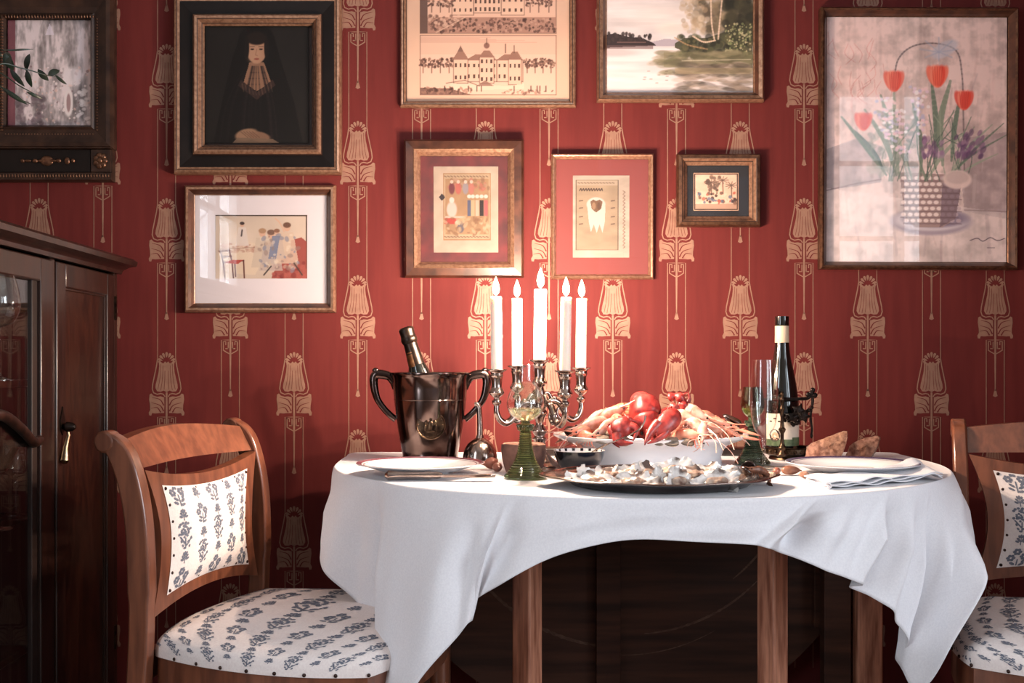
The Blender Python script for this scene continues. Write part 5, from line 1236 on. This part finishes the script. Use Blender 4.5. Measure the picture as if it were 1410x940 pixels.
# loose claw arm up on the right of the lobster
lc = thing('lobster_claw', 'bent dark red lobster claw and arm raised right of the top lobster', 'lobster claw', Q(938,556,2.085))
q = MB(); pts = [Q(921,548,2.09),Q(931,545,2.085),Q(941,552,2.08),Q(940,563,2.075),Q(934,572,2.07)]; q.tube([Vector(p) for p in cr([tuple(p) for p in pts],5)], [.0075+.0025*math.sin(i*1.1) for i in range(21)], 12)
claw(q, Q(936,566,2.085), (.35,-.1,.9), (0,-1,.1), .042, .020, .3); q.build('claw_shell', M['lobster'], lc, world=True)
cr_ = thing('crab_shell', 'pale orange crab shell behind the lobster, left of its head', 'crab', Q(864,567,2.12))
q = MB(); q.ell((0,0,0), (.036,.024,.017), Euler((.3,.12,0)).to_matrix(), 32, fn=lambda p: Vector((p.x*(1-.2*(p.y/.024)), p.y, p.z*(1 if p.z > 0 else .5)+.0010*math.sin(p.x*300)*math.sin(p.y*280)))); q.build('carapace', M['crab'], cr_)
q = MB()
for sg in (-1,1):
    for j in range(3): q.tube([(sg*.028,-.006+j*.008,0),(sg*.042,-.012+j*.010,.006),(sg*.047,-.02+j*.012,-.012)], [.004,.0034,.001], 8)
q.build('legs', M['crab'], cr_)

def prawn(label, c, f, u, k=1.0, m='prawn', curl=2.2, ant=True, grp='prawns in the bowl', nm='prawn', claws=False):
    f,u,s_ = frame3(f,u); c = Vector(c); t_ = thing(nm, label, nm, c, group=grp); mm = M[m]
    def loc(x,y,z): return f*x*k+s_*y*k+u*z*k
    q = MB()
    def hd(uu,v):
        a = 2*PI*uu; x = .036*v; r = .0112*max(.03, math.sin(PI*min(.99,v*.62+.40))**.7)*(1-.35*v)
        return loc(x, r*.85*math.cos(a), r*math.sin(a)*1.1)
    q.grid(hd, 20, 16, wrap=True); q.tube([loc(.022,0,.006),loc(.036,0,.0055),loc(.054,0,.010)], [.003*k,.0018*k,.0004*k], 6); q.build('head', mm, t_)
    q = MB()
    def ab(uu, v):
        a = 2*PI*uu; fr = (v*6) % 1; th = curl*v; Rr = .058/curl; r = .0112*(1-.52*v)*(1+.09*fr)
        return loc(.002-Rr*math.sin(th)-math.sin(th)*r*math.sin(a), r*.88*math.cos(a), -Rr*(1-math.cos(th))+math.cos(th)*r*math.sin(a))
    q.grid(ab, 18, 48, wrap=True); q.build('body', mm, t_)
    th = curl; Rr = .058/curl; e = Vector((.002-Rr*math.sin(th), 0, -Rr*(1-math.cos(th)))); d = Vector((-math.cos(th),0,-math.sin(th))); nn = Vector((-math.sin(th),0,math.cos(th)))
    q = MB()
    for j in range(-2,3):
        dd = Matrix.Rotation(j*.42,3,nn) @ d; q.tube([loc(*(e+dd*.001)),loc(*(e+dd*.009)),loc(*(e+dd*.019))], [.0022*k,.0042*k,.0012*k], 10, flat=.2, up=loc(*nn))
    q.build('tail_fan', mm, t_)
    for sg in (-1,1): q = MB(); q.ell(loc(.030,sg*.0062,.0045), .0019*k, seg=8); q.build('eye', M['eye'], t_)
    q = MB()
    for sg in (-1,1):
        for j in range(5):
            x0 = .024-.0075*j; w_ = [loc(x0,sg*.004,-.006),loc(x0+.005,sg*.011,-.012),loc(x0+.010-.004*j,sg*.012,-.018),loc(x0+.016-.006*j,sg*.008,-.022)]
            q.tube([Vector(p) for p in cr([tuple(x) for x in w_],3)], [.0013*k*(1-.07*i) for i in range(10)], 6)
    q.build('legs', mm, t_)
    if ant:
        q = MB()
        for sg in (-1,1):
            w_ = [loc(.034,sg*.003,.001),loc(.055,sg*.010,.002),loc(.078,sg*.024,.000),loc(.098,sg*.036,-.010)]; q.tube([Vector(p) for p in cr([tuple(x) for x in w_],5)], [.0007*k]*16, 5)
        q.build('antennae', mm, t_)
    if claws:
        q = MB()
        for sg in (-1,1):
            q.tube([loc(.018,sg*.006,-.004),loc(.034,sg*.020,-.004),loc(.046,sg*.017,-.008)], [.0022*k,.0026*k,.0024*k], 8); claw(q, loc(.044,sg*.017,-.008), f-s_*sg*.15, u, .040*k, .0090*k, .1)
        q.build('claws', mm, t_)
    return t_
PR = [ # px,py,Y, f, u, k, material
 ((952,566,2.075),(.75,-.45,-.45),(.3,-.2,.9),1.25,'prawn','topmost pale prawn right of the lobster'),
 ((938,573,2.05),(.80,-.60,-.35),(.2,-.3,.9),1.25,'prawn','pale prawn lying just under the topmost prawn'),
 ((955,583,2.03),(.55,-.75,-.50),(.6,-.2,.8),1.1,'prawn','prawn with long legs dangling, middle of the right heap'),
 ((946,597,2.015),(.75,-.5,-.15),(.1,-.6,.8),1.0,'prawnpink','small pinkish prawn low against the bowl rim, right of the big claw'),
 ((968,592,2.01),(-.3,-.6,-.7),(.7,-.4,.6),1.0,'prawn','prawn with head down, low on the right near the clams'),
 ((982,582,2.08),(.93,-.15,-.20),(.2,-.3,.93),1.15,'prawnpink','large langoustine stretched to the right end of the heap'),
 ((974,590,2.06),(.95,-.15,-.06),(.1,-.5,.9),1.05,'prawn','prawn below the large right langoustine'),
 ((994,596,2.08),(.90,-.15,.06),(.0,-.4,.9),.85,'prawnpink','prawn lying outermost on the right rim'),
 ((970,573,2.12),(.6,.2,-.2),(-.1,.1,.9),1.1,'prawnpink','prawn at the back of the right heap'),
 ((826,574,2.12),(-.80,-.25,-.42),(-.3,-.3,.9),1.25,'prawn','topmost long pale langoustine on the left of the heap'),
 ((840,569,2.09),(.80,-.35,.30),(-.3,-.5,.8),1.1,'prawn','pale langoustine pointing up towards the crab shell'),
 ((818,583,2.08),(-.85,-.35,-.30),(-.2,-.5,.85),1.2,'prawn','pale langoustine in the middle of the left heap'),
 ((838,586,2.05),(-.72,-.5,-.50),(-.5,-.4,.8),1.15,'prawn','langoustine slanting down above the grey clams on the left'),
 ((805,592,2.07),(-.7,-.6,-.15),(-.1,-.5,.85),1.0,'prawnpink','bright pink prawn near the left rim beside the dark mussel'),
 ((806,599,2.045),(.6,-.7,-.1),(0,-.5,.85),.85,'prawnpink','small bright pink prawn lowest at the left rim'),
 ((852,579,2.05),(.1,-.75,-.6),(.3,-.5,.8),.9,'prawnpink','pinkish prawn tucked beside the left lobster claw')]
for i,(pp,f,u,k,m,lb) in enumerate(PR): prawn(lb, Q(*pp), f, u, k, m, curl=[2.0,2.5,2.3,1.9,2.4,1.0,1.3,1.1,2,1.1,1.4,1.0,1.3,1.6,2.0,2.0][i], claws=i in (5,9), ant=i in (0,1,2,9,11))
def clam(label, c, f, u, a, b, m, nm='clam', gape=.12, grp=None):
    f,u,s_ = frame3(f,u); t_ = thing(nm, label, nm, Vector(c), group=grp)
    for sg in (-1,1):
        q = MB()
        def sh(uu,v):
            an = 2*PI*uu; r = v; rr = 1-.22*math.cos(an)*(1 if nm == 'clam' else 1.9); x = a*rr*r*math.cos(an)+a*.15; y = b*r*math.sin(an)*(1 if nm == 'clam' else 1-.25*math.cos(an))
            z = sg*(b*.55*math.sqrt(max(0,1-r*r))+.0004+gape*(a+x)*.5)+.0003*math.sin(r*60)
            return f*x+s_*y+u*z
        q.grid(sh, 30, 10, wrap=True); q.build('shell_half', M[m], t_, solid=.0008)
    return t_
for pp,f,u,a,b,lb in (((846,594,2.035),(.9,-.2,.25),(-.2,-.6,.8),.019,.013,'grey clam at the left, on top of two others'),((829,605,2.025),(.95,-.1,0),(0,-.6,.8),.016,.009,'brownish clam resting on the left rim'),((856,607,2.018),(.95,0,-.1),(0,-.6,.8),.017,.0105,'light grey clam on the rim beside the red claw'),
  ((925,608,2.010),(1,0,.05),(0,-.7,.7),.015,.010,'grey clam on the rim under the big claw tip'),((947,608,2.010),(1,.05,-.05),(0,-.7,.7),.014,.009,'grey clam on the rim, second right of the big claw'),((907,609,2.012),(1,0,0),(0,-.6,.8),.010,.007,'tiny clam half hidden under the big claw')):
    clam(lb, Q(*pp), f, u, a, b, 'clam', grp='clams along the bowl rim')
clam('dark brown mussel at the left end of the white bowl', Q(787,594,2.08), (-.8,-.3,.1), (.1,-.5,.8), .019, .013, 'mussel', 'mussel')
clam('black mussel at the back of the right heap', Q(1011,580,2.13), (.8,-.1,-.5), (.4,-.2,.8), .021, .012, 'mussel', 'mussel')
clam('black mussel lying on the right rim of the white bowl', Q(1014,598,2.10), (.9,-.1,.05), (0,-.4,.9), .017, .009, 'mussel', 'mussel')
r4 = random.Random(11)
for k in range(18):
    a = r4.uniform(0,2*PI); q_ = r4.uniform(0,.85)**.7; x = .115*q_*math.cos(a); y = .055*q_*math.sin(a); h = .020+.034*(1-q_)*r4.uniform(.3,1.2)
    clam('dark mussel buried under the lobsters and prawns', (VX+x,VY+y,Z+h), (r4.uniform(-1,1),r4.uniform(-1,1),r4.uniform(-.3,.3)), (r4.uniform(-.4,.4),r4.uniform(-.6,.2),1), .019, .011, 'mussel', 'mussel', grp='mussels buried in the seafood heap')

# ---------------------------------------------------------------- oyster tray
TX, TY = .247, 1.765
tr_ = thing('oyster_tray', 'oval dark silver tray of opened oysters at the front of the table', 'tray', (TX,TY,Z), math.radians(1.5))
def ov2(prof, n=96):
    q = MB(); V = []
    for r,z in prof:
        for k in range(n):
            a = 2*PI*k/n; c, s_ = math.cos(a), math.sin(a); bump_ = 1+(.018*math.cos(a*8)*max(0,min(1,(r-.16)/.03)))
            # pointed lobes at the two ends
            e_ = 1+.05*math.exp(-((1-abs(c))/.05))*max(0,min(1,(r-.16)/.03))
            V.append((r*c*e_*bump_, r*.86*s_*bump_, z*.68))
    m = len(prof); q.add(V, [(i*n+k,i*n+(k+1)%n,(i+1)*n+(k+1)%n,(i+1)*n+k) for i in range(m-1) for k in range(n)]); return q
pr = [(0,.001),(.140,.0005),(.147,.002),(.155,.012),(.163,.0195),(.176,.0205),(.187,.0225),(.1895,.0245),(.188,.0262),(.180,.0245),(.173,.0235),(.1715,.0250),(.169,.0235),(.161,.0225),(.153,.0150),(.146,.0060),(.13,.0045),(0,.0045)]
ov2(pr).build('tray_body', M['darksilver'], tr_, smooth=50)
q = MB(); n = 160
q.tube([((.1885*(1+.018*math.cos(a*8))*(1+.05*math.exp(-((1-abs(math.cos(a)))/.05))))*math.cos(a), .1885*.86*(1+.018*math.cos(a*8))*math.sin(a), .0176) for a in [2*PI*k/n for k in range(n+1)]], .0016, 8)
q.build('rim_bead', M['silver'], tr_)
def oyster(label, c, f, u, a, b, seed, fl=True):
    f,u,s_ = frame3(f,u); r = random.Random(seed); t_ = thing('oyster', label, 'oyster', Vector(c), group='opened oysters on the silver tray'); ph = [r.uniform(0,6.3) for _ in range(8)]
    def rad(an): return 1+.10*math.sin(3*an+ph[0])+.07*math.sin(5*an+ph[1])+.05*math.sin(9*an+ph[2])+.035*math.sin(17*an+ph[3])
    def cup(an, v, off):
        R_ = rad(an)*v; z = .27*b*(v*v)+.0035*v**6*math.sin(7*an+ph[4])+.0022*v**5*math.sin(15*an+ph[5])+off*(1-.2*v)+.0009*math.sin(v*34+ph[6])*(1 if off < 0 else .25)
        return f*(a*1.06*R_*math.cos(an))+s_*(b*1.06*R_*math.sin(an)*(1+.25*math.cos(an)))+u*z
    q = MB(); q.grid(lambda uu,v: cup(2*PI*uu, v, -.0045+.0035*v**3), 44, 16, wrap=True); q.build('outer_shell', M['oyster'], t_)
    q = MB(); q.grid(lambda uu,v: cup(-2*PI*uu, v, 0), 44, 16, wrap=True); q.build('nacre', M['pearl'], t_)
    if fl:
        q = MB(); R2 = Matrix((f,s_,u)).transposed()
        q.ell(u*.006, (a*.52,b*.46,.0026), R2, 22, fn=lambda p: Vector((p.x,p.y*(1+.12*math.sin(p.x*300+ph[6])),p.z+.0016*math.sin(p.x*260+ph[7])*math.sin(p.y*300)))); q.build('oyster_meat', M['flesh'], t_)
OY = [((-.112,-.030),(-.9,.3,.12),(-.05,-.25,1),.044,.028,'long ruffled oyster at the left front of the tray'),
 ((-.085,.028),(.9,.35,.06),(0,-.3,.95),.043,.027,'oyster at the left back of the tray, dark hollow facing up'),
 ((-.050,-.055),(.95,-.15,0),(.05,-.4,.95),.040,.026,'oyster at the front edge, second from the left'),
 ((-.040,.058),(.8,-.3,.1),(-.1,-.5,.9),.036,.026,'oyster at the back edge below the black bowl'),
 ((-.018,-.004),(.4,.9,.15),(.2,-.6,.8),.034,.027,'yellowish oyster left of the tray centre'),
 ((.022,-.052),(.5,.6,.28),(.3,-.7,.7),.030,.022,'oyster tipped upright at the front centre of the tray'),
 ((.028,.040),(.9,.1,.2),(.1,-.6,.8),.038,.027,'oyster at the back centre of the tray'),
 ((.058,-.008),(.6,.7,.1),(-.2,-.5,.85),.034,.027,'creamy oyster right of the tray centre'),
 ((.082,-.058),(.9,.1,.1),(0,-.5,.85),.038,.025,'oyster at the front edge, right half of the tray'),
 ((.094,.050),(.9,-.2,.12),(.1,-.5,.85),.040,.026,'white frilled oyster at the back right of the tray'),
 ((.125,-.008),(.95,-.2,.05),(.05,-.45,.9),.038,.026,'oyster with brown hollow at the right end of the tray')]
for i,((x,y),f,u,a,b,lb) in enumerate(OY): oyster(lb, (TX+x,TY+y*1.2,Z+.0085+(.006 if abs(Vector(f).normalized().z) > .4 else 0)+(.006 if i in (4,7,6) else 0)), f, u, a, b, 30+i)
for i,(x,y,z,f,u,a,b,lb) in enumerate(((-.118,-.006,.024,(-.75,-.3,.5),(.6,-.7,.3),.026,.013,'slim white oyster shell sticking up at the left of the tray'),(-.010,-.040,.026,(.4,.2,.8),(.2,-.9,.3),.017,.011,'small white shell fragment standing at the front centre'),(.030,.0,.026,(.2,.3,.7),(.3,-.9,.3),.016,.014,'cream shell standing on edge at the centre'),(.055,.062,.024,(.8,.2,.3),(-.3,-.7,.5),.022,.014,'curled white shell at the back of the tray'))):
    oyster(lb, (TX+x,TY+y,Z+z-.010), f, u, a, b, 60+i, fl=False)
clam('small black and white mussel at the right tip of the oyster tray', (PX(1029,1.76),1.755,Z+.027), (.3,-.8,.3), (.6,-.4,.6), .016, .011, 'mussel', 'mussel', .5)
prawn('orange brown prawn tail at the right tip of the oyster tray', (PX(1043,1.76),1.75,Z+.026), (-.6,-.3,.05), (0,-.2,.95), .62, 'hazelnut', 1.2, ant=False, grp=None)

# ---------------------------------------------------------------- right side of the table
def hz(label, px, Y, a, b, m, rot=0): 
    t = thing('shallot', label, 'shallot', (PX(px,Y),Y,Z)); q = MB(); q.ell((0,0,b), (a,b,b), Matrix.Rotation(rot,3,'Z'), 20, fn=lambda p: Vector((p.x*(1+.12*(p.x/a)**2), p.y*(1-.2*p.x/a), p.z*(1-.2*p.x/a)))); q.build('bulb_body', m, t)
    q = MB(); d = Matrix.Rotation(rot,3,'Z') @ Vector((1,0,0)); q.tube([d*a*.95+Vector((0,0,b)), d*a*1.3+Vector((0,0,b*.9))],[b*.25,b*.1],8); q.build('bulb_tip', m, t)
hz('brown shallot lying between the oyster tray and the blue rimmed plate', 1089, 1.92, .0155, .0085, M['hazelnut'])
hz('small pale shallot touching the blue rimmed plate', 1107, 1.865, .0085, .0062, M['crumb'], 2.5)
hz('reddish shallot behind the tip of the oyster tray', 1070, 1.93, .0095, .0065, M['bulb'], 1.0)
fk = thing('fork', 'silver fork with its tines pointing to the blue rimmed plate', 'fork', (PX(1060,2.04),2.03,Z))
q = MB(); x1 = PX(1086,2.03)-fk.location.x
q.extr([(x1-.150,-.004),(x1-.06,-.0025),(x1-.045,-.010),(x1-.03,-.011),(x1-.03,.011),(x1-.045,.010),(x1-.06,.0025),(x1-.150,.005)], .003, .005); q.build('handle', M['steel'], fk, bevel=.0005)
for k in range(4):
    q = MB(); y = -.0092+.00613*k; q.box((x1-.031,y-.0013,.003),(x1,y+.0013,.005)); q.build('tine', M['steel'], fk, bevel=.0004)
# wine bottle in a brass stand
WXc, WYc = PX(1078,2.25), 2.25
st_ = thing('bottle_stand', 'old brass bottle coaster with a post, crossbar and hanging grape leaf', 'bottle stand', (PX(1086,2.25),2.25,Z))
MB().lathe([(0,.006),(.030,.006),(.034,0),(.042,0),(.040,.006),(.046,.009),(.0515,.011),(.0525,.012),(.0520,.0225),(.0540,.0245),(.0525,.0262),(.0500,.0245),(.0500,.012),(0,.0105)], seg=60, close=False).build('coaster', M['brass'], st_)
q = MB()
for k in range(24):
    an = 2*PI*k/24; q.ell((.0526*math.cos(an),.0526*math.sin(an),.0173),(.0035,.0035,.0045),seg=8)
q.build('pierced_gallery', M['brass'], st_)
def SP(px,py,Y): return P(px,py,Y)-st_.location
q = MB(); yy = 2.192; pc = SP(1077,620,yy); pr = [(.004,0),(.010,.004),(.006,.012),(.0085,.018),(.0045,.026),(.0035,.045),(.0065,.052),(.0075,.057),(.0045,.062),(.0032,.09),(.0055,.098),(.0032,.106),(.0050,.118),(.0028,.124),(.0045,.130),(0,.136)]
q.lathe(smooth_prof([(r,z+pc.z-.012) for r,z in pr],3), c=(pc.x,pc.y,0), seg=20, close=False); q.build('post', M['brass'], st_)
q = MB(); q.lathe([(0,-.003),(.009,-.003),(.012,0),(.010,.004),(0,.006)], c=(pc.x,pc.y+.004,.012), seg=20); q.build('post_foot', M['brass'], st_)
q = MB(); pts = [SP(1074,548,2.192),SP(1082,549,2.20),SP(1100,549,2.21),SP(1112,548,2.22),SP(1118,541,2.22)]; q.tube([Vector(p) for p in cr([tuple(p) for p in pts],5)], .0036, 10); q.build('crossbar', M['iron'], st_)
q = MB(); pts = [SP(1117,542,2.22),SP(1119,552,2.22),SP(1116,572,2.22),SP(1118,590,2.22),SP(1117,599,2.22)]; q.tube([Vector(p) for p in cr([tuple(p) for p in pts],5)], [.0034-.00008*i for i in range(21)], 10)
for px,py in ((1117,541),(1122,544),(1113,543),(1119,537)): q.ell(SP(px,py,2.22),(.0058,.004,.0058),seg=10)
q.ell(SP(1117.5,600,2.22),(.0030,.0030,.0055),seg=10); q.build('hanging_rod', M['iron'], st_)
q = MB(); r5 = random.Random(5)
for k in range(46):
    t = k/45; px = 1066+52*t; py = 561+24*math.sin(PI*t)**1.2*.8+r5.uniform(-5,5)*math.sin(PI*t); q.ell(SP(px,py,2.205+r5.uniform(-.006,.006)), r5.uniform(.0028,.0048), seg=8)
q.build('grape_garland', M['iron'], st_)
q = MB()
for px,py,s0 in ((1100,566,7),(1093,574,6),(1107,573,6),(1070,540,4)):
    c0 = SP(px,py,2.198); V = [tuple(c0)]
    for k in range(15): an = 2*PI*k/15; r_ = s0*2.2/F*(1 if k % 3 else 1.7); V.append((c0.x+r_*math.cos(an), c0.y-.002*(k%2), c0.z+r_*math.sin(an)))
    q.add(V, [(0,1+k,1+(k+1)%15) for k in range(15)])
q.build('vine_leaves', M['iron'], st_, solid=.0008)
q = MB()
for a0 in (0,): q.tube([(WXc-st_.location.x+.0395*math.cos(a),WYc-st_.location.y+.0395*math.sin(a),SP(1074,549,2.21).z-.002) for a in [2*PI*k/48 for k in range(49)]], .0018, 8)
q.build('bottle_ring', M['iron'], st_)
wb = thing('wine_bottle', 'tall slim dark wine bottle with cream capsule and portrait label, standing in the brass coaster', 'bottle', (WXc-.002,WYc,Z+.0112))
hB = P(1071,436,2.25).z-wb.location.z; kx = (PX(1071,2.25)-PX(1078,2.25))
bp = [(0,.004),(.028,.0),(.0335,.003),(.0350,.010),(.0350,.095),(.0340,.115),(.0300,.145),(.0240,.178),(.0178,.208),(.0148,.235),(.0140,hB-.052)]
MB().lathe(smooth_prof(bp,5)+[(.0138,hB-.006),(.0146,hB-.004),(.0146,hB-.001),(.010,hB),(0,hB)], seg=56, close=False).build('bottle_body', M['bottleglass'], wb)
lathed('capsule', [(.0143,hB-.056),(.0148,hB-.055),(.0145,hB-.020),(.0143,hB-.0195)], M['cream'], wb)
lathed('capsule_top', [(.0145,hB-.0195),(.0150,hB-.017),(.0150,hB+.0006),(.0105,hB+.0012),(0,hB+.0012)], M['bottleglass'], wb)
def patch(q, a0, a1, z0, z1, r, n=24, mi=0):
    V = []; 
    for k in range(n+1):
        an = math.radians(a0+(a1-a0)*k/n); V += [(r*math.cos(an),r*math.sin(an),z0),(r*math.cos(an),r*math.sin(an),z1)]
    q.add(V, [(2*k,2*k+2,2*k+3,2*k+1) for k in range(n)], mi)
q = MB(); patch(q,-170,-10,.018,.086,.0353); patch(q,-170,-10,.018,.032,.0355,mi=1); patch(q,-68,-20,.032,.036,.0355,mi=1)
def lp(ad, z, ra, rz, mi, r): 
    V = []
    for k in range(16): t = 2*PI*k/16; an = math.radians(ad+ra*math.cos(t)); V.append((r*math.cos(an),r*math.sin(an),z+rz*math.sin(t)))
    q.add(V, [tuple(range(16))], mi)
lp(-130,.040,20,.0130,2,.0357); lp(-128,.038,13,.0092,3,.0359); lp(-128,.0325,12,.0035,2,.0361); lp(-128,.0345,5,.0012,3,.0363)
for ad in (-133,-123): lp(ad,.041,1.8,.0008,2,.0361)
for k in range(8): z = .068+(k%2)*.006; a0 = -150+k*16; patch(q,a0,a0+11,z,z+.0032,.0356,3,2)
patch(q,-90,-20,.080,.0815,.0356,12,2)
q.build('label', [M['label'],M['labelgreen'],M['ink2'],M['skin']], wb, smooth=0)
# bread slices
def slice_(label, c, ol, th, rz, tilt):
    t = thing('bread_slice', label, 'bread', c, rz, group='bread slices behind the plate'); T = Matrix.Rotation(tilt,4,'X')
    n = len(ol); dens = cr([(x,z) for x,z in ol]+[ol[0]], 8)[:-1]; N_ = len(dens); cx_ = sum(p[0] for p in dens)/N_; cz_ = sum(p[1] for p in dens)/N_
    q = MB(); V = []; R_ = 7
    for j in range(R_+1):
        y = -th/2+th*j/R_; s_ = 1+.03*math.sin(j*2.1)
        for i,(x,z) in enumerate(dens): w_ = 1+.02*math.sin(i*1.9+j*1.3)+.015*math.sin(i*.7+j*2.9); V.append(Vector((cx_+(x-cx_)*s_*w_, y, max(.0,cz_+(z-cz_)*s_*w_))))
    q.add([T @ v for v in V], [(j*N_+i,j*N_+(i+1)%N_,(j+1)*N_+(i+1)%N_,(j+1)*N_+i) for j in range(R_) for i in range(N_)]); q.build('crust', M['crust'], t)
    for y,sg in ((-th/2,1),(th/2,-1)):
        q = MB(); V = [T @ Vector((cx_,y-sg*.002,cz_))]; K = 7
        for j in range(1,K+1):
            for i,(x,z) in enumerate(dens):
                w_ = 1.0; k_ = j/K; V.append(T @ Vector((cx_+(x-cx_)*k_*w_, y-sg*(.0022*(1-k_**4)+.0010*math.sin(i*2.3+j*3.1)*(1-k_)), max(0,cz_+(z-cz_)*k_*w_))))
        Fc = [(0,1+i,1+(i+1)%N_) for i in range(N_)]+[(1+(j-1)*N_+i,1+j*N_+i,1+j*N_+(i+1)%N_,1+(j-1)*N_+(i+1)%N_) for j in range(1,K) for i in range(N_)]
        q.add(V, Fc if sg > 0 else [tuple(reversed(f)) for f in Fc]); q.build('crumb', M['crumb'], t)
slice_('left bread slice with floury crust leaning behind the blue rimmed plate', (PX(1138,2.2),2.205,Z), [(-.042,.006),(-.034,.030),(.0,.046),(.036,.060),(.042,.050),(.034,.018),(.020,.0),(-.02,.0)], .040, math.radians(-14), -.15)
slice_('right bread slice with floury crust, farther from the wine bottle', (PX(1187,2.27),2.275,Z), [(-.030,.004),(-.020,.026),(.004,.040),(.034,.046),(.036,.034),(.026,.010),(.014,.0),(-.02,.0)], .036, math.radians(-22), -.1)
# napkin
nk = thing('napkin', 'folded white linen napkin in front of the blue rimmed plate, hanging to the table edge', 'napkin', (PX(1205,1.80),1.80,Z))
def napk(off, sh):
    q = MB()
    def f(u, v):
        # corners on the table: front-left, front-right, back-right, back-left
        A = P(1140+sh,678,0.205*F/178*1.0); 
        FL = Vector((PX(1142+sh,1.70),1.705)); FR = Vector((PX(1298,1.835),1.835)); BR = Vector((PX(1262,1.965),1.965)); BLk = Vector((PX(1110+sh,1.815),1.815))
        p = FL*(1-u)*(1-v)+FR*u*(1-v)+BR*u*v+BLk*(1-u)*v
        z = off+.0030*math.sin(u*9+v*4+off*300)*(u)+.0015*math.sin(u*23+v*7+off*500)+.0050*max(0,math.sin(u*15+v*2+off*200))*u*(1-v)+.012*math.exp(-((v-.92)/.16)**2)*max(0,u-.35)*1.3+.006*math.exp(-((u-.93)/.07)**2)
        return Vector((p.x,p.y,Z+z))
    q.grid(f, 60, 40); return q
for i,(off,sh) in enumerate(((.0030,0),(.0066,4),(.0100,-3))):
    napk(off,sh).build('fold_layer', M['linen'], nk, world=True, smooth=60, solid=.0016)
q = MB()
def edge(u, v):
    FL = Vector((PX(1142,1.70),1.705)); BLk = Vector((PX(1110,1.815),1.815)); p = FL*(1-u)+BLk*u; a = PI/2+PI*v
    d = Vector((-(BLk-FL).y,(BLk-FL).x)).normalized(); return Vector((p.x+d.x*.0052*math.cos(a)*-1*-1, p.y+d.y*.0052*math.cos(a), Z+.0050+.0044*math.sin(a)))
q.grid(edge, 12, 10); q.build('folded_edge', M['linen'], nk, world=True, solid=.0014)
